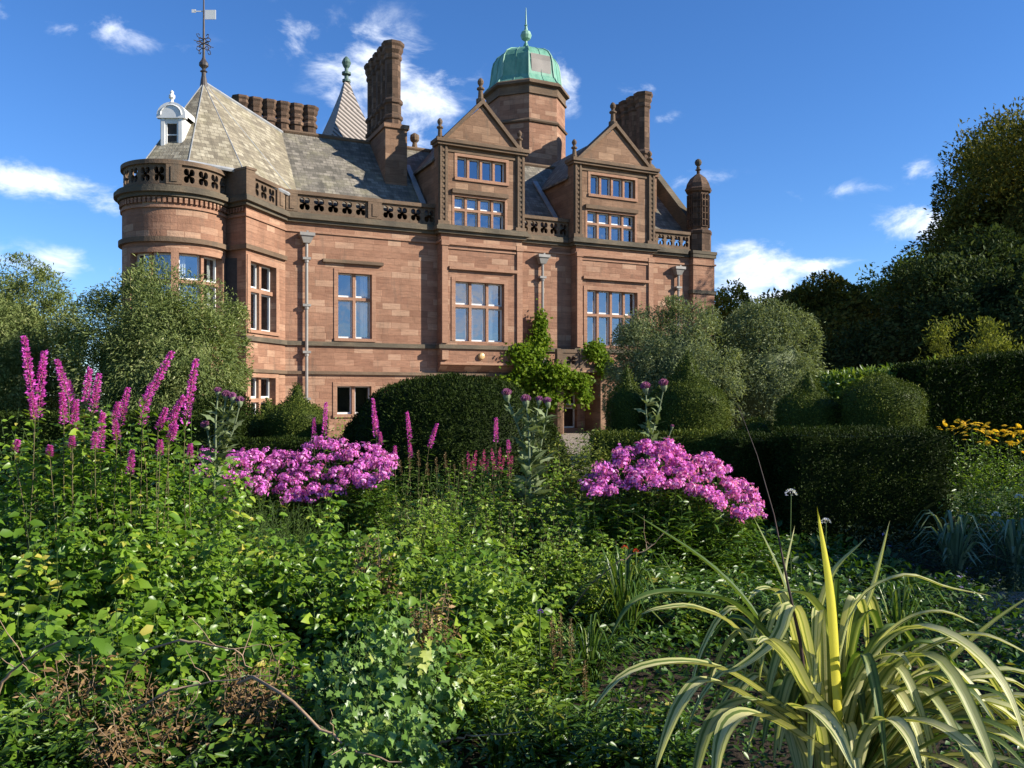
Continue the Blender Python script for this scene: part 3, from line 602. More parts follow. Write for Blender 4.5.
b = MB(); X = lambda p: (5.15 + p[0], -.47 - p[2], 3.22 + p[1]); b.xf = X; b.lathe([(.14, -.02), (.14, .06), (.11, .11), (.04, .13)], (0, 0, 0), 14); b.build('wall_lamp', M['gilt'], man, True)
# garden porch with a pierced balcony below the second bay
b = MB(); b.wall(Gy(-1.3), 8.25, 8.55, 0, 2.6); b.box((8.25, -1.3, 0), (8.5, 0, 2.6)); b.box((10.35, -1.3, 0), (10.6, 0, 2.6)); b.box((8.2, -1.4, 2.6), (10.7, 0, 2.78)); b.build('porch', M['gablestone'], man)
b = MB(); b.box((8.2, -1.36, 3.4), (10.68, -1.16, 3.55)); 
for x in (8.2, 9.3, 10.4): b.box((x, -1.37, 2.78), (x + .26, -1.15, 3.4))
for x in (8.46, 9.56): quatre(b, Gy(-1.32), x, .84, 2.78, .62, 0, .12)
b.build('balcony', M['dark'], man)


# ============================================================ THE GARDEN
RNG = np.random.default_rng(7)
def nrm(a): return a / (np.linalg.norm(a, axis=-1, keepdims=True) + 1e-9)
def vnoise(P, f, seed):
    r = np.random.default_rng(seed); s = np.zeros(len(P))
    for k in range(5):
        v = r.normal(size=3); v /= np.linalg.norm(v); s += np.sin((P @ v) * f * (1 + .45 * k) + r.uniform(0, 6.28)) / (1 + .3 * k)
    return s / 2.4
TM = {  # leaf outlines: x along the leaf, y across, z out of its plane
 'kite': (np.array([(0, 0, 0), (.45, .5, .10), (1, 0, -.06), (.45, -.5, .10)]), np.array([(0, 2, 1), (0, 3, 2)])),
 'ovate': (np.array([(0, 0, 0), (.3, .5, .07), (.3, 0, 0), (.3, -.5, .07), (.68, .36, .02), (.68, 0, -.05), (.68, -.36, .02), (1, 0, -.16)]),
           np.array([(0, 2, 1), (0, 3, 2), (1, 2, 5), (1, 5, 4), (2, 3, 6), (2, 6, 5), (4, 5, 7), (5, 6, 7)])),
 'blade': (np.array([(0, -.4, 0), (0, .4, 0), (.35, .5, .12), (.35, -.5, .12), (.7, .4, .08), (.7, -.4, .08), (1, 0, -.12)]),
           np.array([(0, 2, 1), (0, 3, 2), (3, 4, 2), (3, 5, 4), (5, 6, 4)])),
 'lobed': (np.array([(0, 0, 0), (.05, .42, .03), (.35, .28, .04), (.5, .58, .0), (.68, .22, .0), (1, 0, -.14), (.68, -.22, 0), (.5, -.58, 0), (.35, -.28, .04), (.05, -.42, .03), (.4, 0, -.02)]),
           np.array([(10, 1 + k, k) for k in range(0, 9)] + [(10, 0, 9)])),
}
TM['lobed'] = (TM['lobed'][0], np.array([(10, (k + 1) % 10, k) for k in range(10)]))
def leaf_geo(P, D, Nn, S, W, tmpl, fold=1.0):
    v, f = TM[tmpl]; D = nrm(D); sd_ = nrm(np.cross(D, Nn)); up = np.cross(sd_, D); n = len(P)
    S = np.broadcast_to(S, (n,)); W = np.broadcast_to(W, (n,))
    V = P[:, None, :] + S[:, None, None] * (v[None, :, 0, None] * D[:, None, :] + v[None, :, 1, None] * W[:, None, None] * sd_[:, None, :] + v[None, :, 2, None] * fold * up[:, None, :])
    T = f[None] + (np.arange(n) * len(v))[:, None, None]
    return V.reshape(-1, 3), T.reshape(-1, 3), len(f)
def leaves(name, mat, parent, P, D, Nn, S, W, tmpl='kite', rnd=None, extra=None):
    V, T, k = leaf_geo(P, D, Nn, S, W, tmpl); r = np.repeat(RNG.random(len(P)) if rnd is None else np.clip(rnd, 0, 1), k)
    if extra is not None:
        ev, et = extra[:2]; T = np.vstack([T, et + len(V)]); V = np.vstack([V, ev]); r = np.concatenate([r, np.full(len(et), .12)])  # dark solid core added inside the leaves to block light leaks
    return npmesh(name, V, T, mat, parent, rnd=r)
def rdir(n, g=RNG): return nrm(g.normal(size=(n, 3)))

L = {}
L['willow'] = leafmat('silvery_willow_leaves', [(0, (0.078, 0.110, 0.033)), (.5, (0.164, 0.204, 0.068)), (.85, (0.259, 0.283, 0.114)), (1, (0.362, 0.361, 0.182))], .55, .28)
L['pear'] = leafmat('grey_green_leaves', [(0, (0.085, 0.109, 0.048)), (.5, (0.168, 0.202, 0.095)), (1, (0.335, 0.359, 0.191))], .55, .25)
L['yew'] = leafmat('dark_yew_needles', [(0, (0.010, 0.017, 0.003)), (.5, (0.022, 0.037, 0.006)), (.9, (0.040, 0.061, 0.009)), (1, (0.080, 0.084, 0.017))], .55, .12)
L['topi'] = leafmat('clipped_box_leaves', [(0, (0.036, 0.052, 0.010)), (.6, (0.080, 0.107, 0.018)), (1, (0.180, 0.189, 0.033))], .5, .15)
L['laurel'] = leafmat('laurel_leaves', [(0, (0.055, 0.097, 0.008)), (.6, (0.127, 0.193, 0.021)), (1, (0.255, 0.306, 0.042))], .4, .25, .5)
L['copper'] = leafmat('bronze_tree_leaves', [(0, (0.054, 0.060, 0.013)), (.5, (0.125, 0.118, 0.022)), (1, (0.232, 0.204, 0.037))], .6, .25)
L['darktree'] = leafmat('deep_green_tree_leaves', [(0, (0.023, 0.038, 0.011)), (.6, (0.058, 0.082, 0.025)), (1, (0.114, 0.134, 0.044))], .6, .2)
L['midtree'] = leafmat('mid_green_tree_leaves', [(0, (0.061, 0.089, 0.015)), (.6, (0.122, 0.170, 0.032)), (1, (0.222, 0.268, 0.053))], .6, .25)
L['olive'] = leafmat('olive_tree_leaves', [(0, (0.073, 0.088, 0.016)), (.5, (0.164, 0.185, 0.032)), (1, (0.309, 0.316, 0.065))], .6, .3)
L['bright'] = leafmat('fresh_green_leaves', [(0, (0.041, 0.092, 0.008)), (.45, (0.096, 0.189, 0.015)), (.8, (0.184, 0.286, 0.025)), (.93, (0.308, 0.391, 0.040)), (1, (0.441, 0.391, 0.072))], .36, .36, .45)
L['rose'] = leafmat('yellow_green_leaves', [(0, (0.058, 0.108, 0.008)), (.5, (0.129, 0.216, 0.020)), (.9, (0.246, 0.343, 0.035)), (1, (0.351, 0.381, 0.070))], .4, .36, .4)
L['ivy'] = leafmat('grey_green_ivy_leaves', [(0, (0.055, 0.116, 0.019)), (.5, (0.110, 0.203, 0.035)), (.92, (0.188, 0.295, 0.058)), (1, (0.287, 0.331, 0.068))], .38, .25, .5)
L['deep'] = leafmat('deep_green_herb_leaves', [(0, (0.025, 0.059, 0.005)), (.6, (0.063, 0.131, 0.011)), (.95, (0.144, 0.214, 0.020)), (1, (0.287, 0.263, 0.040))], .4, .25, .45)
L['rosem'] = leafmat('needle_herb_leaves', [(0, (0.047, 0.083, 0.016)), (.6, (0.086, 0.150, 0.028)), (1, (0.156, 0.226, 0.048))], .55, .2)
L['cardoon'] = leafmat('silver_thistle_leaves', [(0, (0.093, 0.129, 0.055)), (.6, (0.174, 0.218, 0.105)), (1, (0.260, 0.299, 0.165))], .6, .2)
L['vine'] = leafmat('lime_vine_leaves', [(0, (0.048, 0.091, 0.005)), (.5, (0.104, 0.174, 0.011)), (1, (0.207, 0.264, 0.029))], .45, .4)
L['dry'] = leafmat('dry_brown_leaves', [(0, (.06, .035, .015)), (.5, (.16, .095, .04)), (1, (.34, .23, .12))], .8, .15)
L['strap'] = leafmat('green_strap_leaves', [(0, (0.030, 0.066, 0.008)), (.6, (0.072, 0.132, 0.017)), (1, (0.180, 0.220, 0.042))], .35, .25, .5)
L['greystrap'] = leafmat('blue_green_strap_leaves', [(0, (0.072, 0.120, 0.066)), (.6, (0.132, 0.192, 0.110)), (1, (0.240, 0.288, 0.176))], .4, .25, .4)
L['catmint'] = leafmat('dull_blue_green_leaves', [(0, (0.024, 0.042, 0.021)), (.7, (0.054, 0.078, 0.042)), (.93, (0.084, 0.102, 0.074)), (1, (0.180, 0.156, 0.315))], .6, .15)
L['phlox'] = leafmat('phlox_petals', [(0, (0.345, 0.075, 0.345)), (.35, (0.575, 0.135, 0.529)), (.7, (0.759, 0.270, 0.690)), (.9, (0.850, 0.600, 0.850)), (1, (0.575, 0.495, 0.299))], .6, .35)
L['loose'] = leafmat('loosestrife_petals', [(0, (0.375, 0.042, 0.286)), (.5, (0.625, 0.084, 0.520)), (.9, (0.800, 0.210, 0.715)), (1, (0.375, 0.196, 0.156))], .6, .35)
L['magenta'] = leafmat('magenta_petals', [(0, (.34, .02, .13)), (.6, (.55, .05, .24)), (1, (.66, .16, .36))], .6, .3)
L['yellow'] = leafmat('yellow_petals', [(0, (.62, .33, .015)), (.6, (.80, .50, .03)), (1, (.85, .62, .10))], .55, .3)
L['thistle'] = leafmat('dusky_thistle_tufts', [(0, (.22, .06, .20)), (.6, (.38, .13, .32)), (1, (.5, .25, .30))], .7, .2)
L['pale'] = leafmat('pale_blue_petals', [(0, (.45, .47, .6)), (1, (.72, .72, .8))], .6, .3)
L['red'] = leafmat('red_petals', [(0, (.45, .03, .02)), (1, (.6, .08, .03))], .6, .3)
L['violet'] = leafmat('violet_petals', [(0, (.12, .05, .4)), (1, (.3, .15, .6))], .6, .3)
M['bark'] = plain('rough_bark', (.05, .038, .026), (.12, .09, .065), .9, .1, 8, bmp=.6)
M['twig'] = plain('tan_twig', (.22, .14, .085), (.38, .27, .17), .85, .2, 14)
M['stemg'] = plain('green_stem', (.04, .075, .015), (.08, .12, .03), .6, .3, 14)
M['stemr'] = plain('reddish_stem', (.09, .08, .03), (.14, .11, .045), .6, .3, 14)
M['stemgrey'] = plain('downy_grey_stem', (.11, .14, .07), (.17, .2, .11), .7, .2, 14)
M['darkstem'] = plain('dark_flower_stalk', (.025, .015, .015), (.06, .03, .025), .6, .3, 14)

def tubes(name, paths, rads, mat, parent, n=4):
    V = []; T = []; off = 0
    for pts, rad in zip(paths, rads):
        pts = np.asarray(pts, float); m = len(pts); rr = np.broadcast_to(rad, (m,)) if not np.isscalar(rad) else np.full(m, rad)
        d = nrm(np.gradient(pts, axis=0)); ref = np.array([.31, .22, .05]) if abs(d[0][2]) > .6 else np.array([0, 0, 1.]); a = nrm(np.cross(d, ref)); b = np.cross(d, a)
        for i in range(m):
            for k in range(n): t = 2 * pi * k / n; V.append(pts[i] + rr[i] * (a[i] * cos(t) + b[i] * sin(t)))
        for i in range(m - 1):
            for k in range(n):
                p, q = off + i * n + k, off + i * n + (k + 1) % n; T += [(p, q, q + n), (p, q + n, p + n)]
        off += m * n
    return npmesh(name, V, T, mat, parent, smooth=True)
def arcpath(a, b, sag, n=6, wob=0, g=RNG):
    a = np.asarray(a, float); b = np.asarray(b, float); t = np.linspace(0, 1, n)[:, None]
    p = a * (1 - t) + b * t; p[:, 2] += (4 * sag * t * (1 - t))[:, 0]
    if wob: p[1:-1] += g.normal(0, wob, (n - 2, 3))
    return p
# --- crowns with a lumpy outline: clusters of leaves over an ellipsoid with gaps between them
def crown_pts(g, r, n, ncl, spread, amp=.16, hollow=.55, seed=0, low=-.6, power=1.0):
    d = rdir(ncl * 2, g); d = d[d[:, 2] > low][:ncl]; k = 1 + amp * vnoise(d, 3.1, seed) + g.normal(0, .035, len(d))
    dep = 1 - hollow * g.random(len(d)) ** 2.2; c = d * (k * dep)[:, None]
    i = g.integers(0, len(c), n); sz = spread * (.5 + 1.0 * g.random(len(c)))
    q = g.normal(size=(n, 3)) * sz[i][:, None]; q[:, 2] *= .75; p = c[i] + q
    ri = np.linalg.norm(p, axis=1); nn = p / (ri[:, None] + 1e-9)
    lim = (1 + amp * vnoise(nn, 3.1, seed)) * 1.10; p = nn * np.minimum(ri, lim + .10 * (g.random(len(ri)) < .05))[:, None]
    return p * np.array(r), nn, c * np.array(r), i, g.random(len(c))
def ico(r, seed, sub=3, k=.8, amp=.1):
    import bmesh
    bm = bmesh.new(); bmesh.ops.create_icosphere(bm, subdivisions=sub, radius=1); V = np.array([v.co for v in bm.verts]); T = np.array([[v.index for v in f.verts] for f in bm.faces]); bm.free()
    V = V * (k * (1 + amp * vnoise(V, 3.1, seed) + .05 * vnoise(V, 9, seed + 1)))[:, None] * np.array(r); return V, T
def tree(name, label, cat, base, cz, r, mat, n, ncl, spread, ls, lw, seed, droop=0., amp=.16, hollow=.5, core=.72, group=None, low=-.6, trunk=.2, tmpl='kite', upn=.4):
    g = np.random.default_rng(seed); t = thing(name, label, cat, base, g.uniform(0, 6), group=group)
    p, nn, cc, ci, cr = crown_pts(g, r, n, ncl, spread, amp, hollow, seed, low)
    D = nn * .8 + g.normal(0, .65, (n, 3)); D[:, 2] -= droop; Nn = nrm(nn * 1.1 + g.normal(0, .45, (n, 3)) + np.array([0, 0, upn * .6]))
    ex = None
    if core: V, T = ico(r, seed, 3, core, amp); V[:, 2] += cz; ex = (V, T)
    p = p + np.array([0, 0, cz]); rn = np.clip(.30 + .45 * (cr[ci] - .5) + g.normal(0, .2, n) + .12, 0, 1)
    leaves('crown', mat, t, p, D, Nn, ls * (.6 + .8 * g.random(n)), lw, tmpl, rn, ex)
    P = [np.array([(0, 0, -.05), (.04 * r[0], 0, cz * .35), (0, .03 * r[0], cz * .8), (0, 0, cz + r[2] * .3)])]; Rr = [np.array([trunk, trunk * .8, trunk * .6, trunk * .2])]
    for k in range(9):
        c = cc[g.integers(0, len(cc))] * .85 + np.array([0, 0, cz]); z0 = cz * g.uniform(.45, .9); P.append(arcpath((0, 0, z0), c, .08 * r[0], 6, .03 * r[0], g)); Rr.append(np.linspace(trunk * .45, trunk * .08, 6))
    tubes('trunk', P, Rr, M['bark'], t, 8); return t
def clone(t, loc, rz, label, sc=1):
    c = t.copy(); col.objects.link(c); c.location = loc; c.rotation_euler = (0, 0, rz); c.scale = (sc, sc, sc); c['label'] = label
    for ch in list(t.children):
        d = ch.copy(); col.objects.link(d); d.parent = c
    return c
def G0(px, Y): return ((px - 512) / F * Y, Y, 0)

# --- willow-leaved trees
tree('willow_leaved_tree', 'rounded silver-green willow-leaved tree in front of the round tower', 'tree', G0(160, 17), 2.15, (1.68, 1.6, 1.95), L['willow'], 66000, 420, .085, .085, .26, 11, .35, .10, .45, .62, 'round-headed silvery trees', -.9, .09)
tree('willow_leaved_tree', 'rounded silver-green willow-leaved tree cut off by the left edge of the photo', 'tree', G0(6, 18), 2.35, (1.62, 1.5, 2.05), L['willow'], 60000, 380, .085, .085, .26, 12, .35, .12, .45, .62, 'round-headed silvery trees', -.9, .09)
tree('willow_leaved_tree', 'grey-green rounded tree hiding the lower right window of the mansion', 'tree', G0(672, 20), 1.95, (1.56, 1.5, 1.78), L['pear'], 60000, 380, .09, .085, .26, 13, .3, .10, .45, .62, 'round-headed silvery trees', -.9, .09)
tree('willow_leaved_tree', 'grey-green rounded tree just right of the mansion corner, its side lit by the sun', 'tree', G0(767, 20.5), 1.95, (1.22, 1.4, 1.95), L['pear'], 52000, 320, .095, .085, .26, 14, .3, .12, .45, .62, 'round-headed silvery trees', -.9, .09)
# --- trees and woods on the right
tree('broad_tree', 'low dark bronze-green tree on the skyline behind the right rounded tree', 'tree', G0(806, 50), 4.4, (4.9, 3.6, 4.2), L['copper'], 48000, 340, .13, .26, .5, 21, .1, .34, .5, .7, 'skyline trees', trunk=.4)
tree('broad_tree', 'small yellow-green tree peeping out between the two rounded grey-green trees', 'tree', G0(733, 46), 3.9, (2.1, 2, 3.3), L['olive'], 12000, 120, .18, .22, .5, 22, .1, .2, .5, .6, 'skyline trees', trunk=.3)
tree('broad_tree', 'mid-green tree between the low bronze tree and the tall brown one', 'tree', G0(905, 52), 5.2, (3.6, 3.2, 4.4), L['midtree'], 34000, 260, .13, .26, .5, 23, .1, .36, .5, .65, 'skyline trees', trunk=.4)
tree('broad_tree', 'tall bronze-brown tree rising highest at the right edge of the photo', 'tree', G0(1048, 42), 8.2, (7.7, 5.0, 6.6), L['copper'], 120000, 460, .10, .24, .42, 24, -.05, .34, .6, .6, 'skyline trees', trunk=.55, upn=1.2)
tree('broad_tree', 'dark grey-green tree below and in front of the tall bronze-brown one', 'tree', G0(985, 34), 3.6, (3.5, 3.0, 3.9), L['darktree'], 64000, 380, .11, .19, .5, 25, .1, .36, .55, .66, 'skyline trees', trunk=.4)
tree('broad_tree', 'dull green tree reaching out of the right edge below the tall bronze-brown one', 'tree', G0(1075, 31), 3.4, (3.0, 2.8, 3.6), L['darktree'], 30000, 300, .14, .2, .5, 26, .1, .34, .5, .66, 'skyline trees', trunk=.3)
tree('olive_shrub', 'feathery olive-green shrub above the right end of the back hedge', 'shrub', G0(985, 27), 1.9, (2.3, 1.6, 1.95), L['olive'], 24000, 110, .13, .13, .35, 27, .1, .55, .7, .35, trunk=.12)
tree('broad_tree', 'shadowy dark tree low behind the laurel hedge, between bronze tree and grey-green tree', 'tree', G0(868, 38), 2.2, (2.6, 2.2, 2.5), L['darktree'], 20000, 200, .16, .2, .5, 28, .1, .2, .5, .7, 'skyline trees', trunk=.3)
# --- unseen trees added right of the frame to cast shade on the right-hand beds
tree('added_shade_tree', 'large leafy tree added outside the frame to shade the right-hand beds', 'tree', (14.0, 5.1, 0), 2.9, (2.4, 2.3, 2.5), L['darktree'], 22000, 260, .16, .26, .5, 31, .1, .2, .5, .8, trunk=.4)
tree('added_shade_tree', 'second leafy tree added outside the frame to shade the gravel path', 'tree', (13.6, 3.0, 0), 2.7, (2.2, 1.9, 2.3), L['darktree'], 14000, 180, .16, .22, .5, 32, .1, .2, .5, .8, trunk=.3)

# --- clipped shapes: surface of revolution or block, skinned with needles
def skin(name, label, cat, base, V, T, mat, dens, ls, lw, seed, group=None, jit=.02, bumpy=.03):
    g = np.random.default_rng(seed); V = np.asarray(V, float); T = np.asarray(T)
    V = V + (bumpy * vnoise(V, 2.6, seed))[:, None] * nrm(V - V.mean(0))
    a, b, c = V[T[:, 0]], V[T[:, 1]], V[T[:, 2]]; cr = np.cross(b - a, c - a); ar = np.linalg.norm(cr, axis=1) / 2; fn = cr / (2 * ar[:, None] + 1e-12)
    n = int(ar.sum() * dens); i = g.choice(len(T), n, p=ar / ar.sum()); u, v = g.random(n), g.random(n); f = u + v > 1; u[f] = 1 - u[f]; v[f] = 1 - v[f]
    P = a[i] + u[:, None] * (b - a)[i] + v[:, None] * (c - a)[i]; Nf = fn[i]
    gap = vnoise(P, 7, seed + 3) + .6 * vnoise(P, 19, seed + 4); P = P + Nf * (g.normal(0, jit, n) + .025 * gap)[:, None]
    D = nrm(Nf * .7 + g.normal(0, .6, (n, 3)) + np.array([0, 0, .25])); Nn = nrm(Nf * 1.4 + g.normal(0, .45, (n, 3)))
    t = thing(name, label, cat, base, group=group)
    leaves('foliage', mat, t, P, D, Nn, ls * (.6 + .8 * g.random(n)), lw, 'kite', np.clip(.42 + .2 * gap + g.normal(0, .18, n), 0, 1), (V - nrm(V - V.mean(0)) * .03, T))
    tubes('trunk', [[(0, 0, -.05), (.01, 0, max(.2, V[:, 2].min() + .1))]], [.05], M['bark'], t, 6); return t
def revol(prof, sx=1, sy=1, n=28):
    V = []; T = []
    for r, z in prof:
        for k in range(n): a = 2 * pi * k / n; V.append((r * sx * cos(a), r * sy * sin(a), z))
    for i in range(len(prof) - 1):
        for k in range(n): p, q = i * n + k, i * n + (k + 1) % n; T += [(p, q, q + n), (p, q + n, p + n)]
    return V, T
def block(L_, D_, H_, top=lambda x: 0, nx=24, ny=5, nz=8, rd=.06):
    V = []; T = []; 
    def grid(fn, a, b):
        o = len(V)
        for i in range(a + 1):
            for j in range(b + 1): V.append(fn(i / a, j / b))
        for i in range(a):
            for j in range(b): p = o + i * (b + 1) + j; q = p + b + 1; T.extend([(p, q, q + 1), (p, q + 1, p + 1)])
    H = lambda u: H_ + top(u)
    grid(lambda u, v: ((u - .5) * L_, -D_ / 2, v * H(u)), nx, nz); grid(lambda u, v: ((.5 - u) * L_, D_ / 2, v * H(1 - u)), nx, nz)
    grid(lambda u, v: ((u - .5) * L_, (v - .5) * D_, H(u)), nx, ny); grid(lambda u, v: (L_ / 2, (u - .5) * D_, v * H(1)), ny, nz); grid(lambda u, v: (-L_ / 2, (.5 - u) * D_, v * H(0)), ny, nz)
    return V, T
def dome_prof(R_, H_, n=12, e=1.0): return [(R_ * max(.001, cos(t)) ** e, H_ * sin(t)) for t in np.linspace(0, pi / 2 - .001, n)]
def knob(R_, zw, zt): zt += .20; d = zt - zw; return [(.8 * R_, 0), (.9 * R_, zw * .5), (R_, zw * .85), (R_, zw), (.98 * R_, zw + .10 * d), (.90 * R_, zw + .21 * d), (.72 * R_, zw + .32 * d), (.50 * R_, zw + .42 * d), (.34 * R_, zw + .54 * d), (.24 * R_, zw + .68 * d), (.15 * R_, zw + .84 * d), (.07 * R_, zw + .96 * d), (.005, zt)]
def cone_prof(R_, H_): return [(R_ * .75, 0), (R_ * .95, H_ * .15), (R_, H_ * .32), (R_ * .96, H_ * .45), (R_ * .8, H_ * .56), (R_ * .5, H_ * .68), (R_ * .28, H_ * .80), (R_ * .13, H_ * .92), (.01, H_)]
V, T = revol(dome_prof(1.88, 1.90, 14, .8), 1, .75, 40)
skin('dome_hedge', 'wide dark dome of clipped yew in front of the mansion', 'topiary', G0(452, 13), V, T, L['yew'], 2600, .045, .4, 41)
V, T = revol(knob(.48, 1.22, 1.62))
skin('topiary', 'peaked beehive topiary at the foot of the canted bay, left of the dome hedge', 'topiary', G0(297, 13.6), V, T, L['topi'], 4400, .029, .5, 42, 'clipped topiary')
V, T = revol(knob(.34, 1.05, 1.36)); skin('topiary', 'low dark topiary mound left of the peaked beehive one', 'topiary', G0(268, 14.2), V, T, L['topi'], 2600, .04, .5, 43, 'clipped topiary')
V, T = revol(knob(.30, 1.42, 1.9)); skin('topiary', 'narrow peaked topiary beside the basement window right of the dome hedge', 'topiary', G0(627, 13.4), V, T, L['topi'], 4400, .029, .5, 44, 'clipped topiary')
V, T = revol(knob(.6, 1.45, 2.12)); skin('topiary', 'broad topiary bun with a pointed top in front of the grey-green tree', 'topiary', G0(688, 13), V, T, L['topi'], 4400, .029, .5, 45, 'clipped topiary')
V, T = revol(knob(.45, 1.36, 1.78)); skin('topiary', 'pointed topiary on the left behind the tall dark hedge', 'topiary', G0(808, 11.5), V, T, L['topi'], 5200, .026, .5, 46, 'clipped topiary')
V, T = revol([(.42, 0), (.5, .6), (.53, 1.1), (.55, 1.40), (.545, 1.58), (.50, 1.66), (.36, 1.73), (.18, 1.80), (.06, 1.86), (.01, 1.88)], 1, .8); skin('topiary', 'squat flat-sided topiary on the right behind the tall dark hedge', 'topiary', G0(880, 11), V, T, L['topi'], 5200, .026, .5, 47, 'clipped topiary')
V, T = revol(dome_prof(.36, 1.27, 8, .7)); skin('topiary', 'small low clipped bun at the left end of the tall dark hedge', 'topiary', G0(757, 12), V, T, L['topi'], 2800, .038, .5, 48, 'clipped topiary')
def hedge(label, x0, x1, Y0, d, h, mat, seed, top=lambda u: 0, dens=2600, ls=.042, lw=.45, name='hedge', bumpy=.03, jit=.02):
    V, T = block(x1 - x0, d, h, top, int(max(8, (x1 - x0) * 6)), 5, 9); return skin(name, label, 'hedge', ((x0 + x1) / 2, Y0 + d / 2, 0), V, T, mat, dens, ls, lw, seed, 'clipped hedges', jit, bumpy)
X = lambda px, Y: (px - 512) / F * Y
hedge('low clipped hedge running behind the right-hand phlox', X(596, 12), X(752, 12), 12, .6, 1.03, L['topi'], 51)
hedge('low clipped hedge running behind the left-hand phlox', X(215, 12), X(345, 12), 12, .6, .92, L['yew'], 52)
hedge('dark hedge behind the tall purple spikes, under the silver-green trees', X(-80, 12.6), X(232, 12.6), 12.6, .8, 1.3, L['yew'], 57, dens=2200)
hedge('tall dark yew hedge block nearest the garden, with a square right end', X(800, 8.5), X(950, 8.5), 8.5, .9, 1.20, L['yew'], 53, dens=5000, ls=.028)
hedge('set-back dark hedge block left of the tall one', X(738, 9.4), X(812, 9.4), 9.4, .7, 1.12, L['yew'], 54, dens=5000, ls=.028)
hedge('loose laurel hedge with sunlit top behind the right-hand topiary', X(838, 15), X(960, 15), 15, 1.0, 1.86, L['laurel'], 55, lambda u: .22 * u + .05 * sin(u * 23), 1500, .095, .45, bumpy=.07, jit=.05)
hedge('high dark clipped hedge at the right edge behind the yellow flowers', X(925, 14), X(1090, 14), 14, 1.2, 2.12, L['yew'], 56, lambda u: .28 * u, 2000, .055, .45)

# --- multi-stemmed leafy plants
def leafy(name, label, cat, base, rx, h, mat, seed, stems=26, per=26, ls=.07, lw=.6, tmpl='ovate', droop=.25, group=None, lean=.55, stem='stemg', parent=None, bare=.15, tri=False, rr=.0013, rnd0=.45, updir=0.):
    g = np.random.default_rng(seed); t = parent or thing(name, label, cat, base, group=group); paths = []; P = []; D = []; S = []; Rn = []
    for k in range(stems):
        a = g.uniform(0, 2 * pi); q = math.sqrt(g.random()); b0 = np.array([.35 * rx * q * cos(a), .35 * rx * q * sin(a), 0])
        a2 = a + g.normal(0, .4); tip = b0 + np.array([rx * lean * 1.2 * q * cos(a2), rx * lean * 1.2 * q * sin(a2), h * (1.05 - .34 * q * q) * (g.uniform(.62, 1.04) if k > 5 else g.uniform(.97, 1.05))])
        pp = arcpath(b0, tip, .10 * h * g.uniform(-.3, 1), 7, .03 * h, g); paths.append(pp); br = g.normal(0, .16)
        u = bare + (1 - bare) * (np.arange(per) + g.random(per) * .7) / per; u = np.clip(u, 0, .999); ii = (u * 6).astype(int); f = (u * 6 - ii)[:, None]; pos = pp[ii] * (1 - f) + pp[ii + 1] * f
        az = np.arange(per) * 2.4 + g.uniform(0, 6) + g.normal(0, .4, per); d = np.stack([np.cos(az), np.sin(az), g.normal(-droop, .3, per) + updir], 1)
        off = g.uniform(.0, .09, per)[:, None] * rx * nrm(d); s = ls * np.clip(np.exp(g.normal(-.15, .4, per)), .35, 1.7) * (1 - .35 * u ** 3)
        if tri:
            for da in (-.9, 0, .9):
                d2 = d.copy(); c_, s_ = cos(da), sin(da); d2[:, 0] = d[:, 0] * c_ - d[:, 1] * s_; d2[:, 1] = d[:, 0] * s_ + d[:, 1] * c_; P.append(pos + off); D.append(d2); S.append(s * (1 if da == 0 else .8)); Rn.append(np.full(per, rnd0 + br) + .25 * (u - .5) + g.normal(0, .14, per))
        else: P.append(pos + off); D.append(d); S.append(s); Rn.append(rnd0 + br + .3 * (u - .5) + g.normal(0, .15, per))
    P = np.vstack(P); D = np.vstack(D); S = np.concatenate(S); Rn = np.concatenate(Rn)
    Nn = nrm(np.array([.42, -.22, .85]) + g.normal(0, .42, P.shape))
    leaves('foliage', mat, t, P, D, Nn, S, lw * g.uniform(.8, 1.15, len(P)), tmpl, Rn)
    tubes('stems', paths, [np.linspace(rr * 1.6, rr, 7)] * len(paths), M[stem], t, 4); return t
def bush(label, px, top, Y, rx, mat, seed, name='leafy_shrub', cat='shrub', group='leafy shrubs in the foreground bed', **k):
    h = EYE + (HY - top) / F * Y; return leafy(name, label, cat, G0(px, Y), rx, h, mat, seed, group=group, **k)
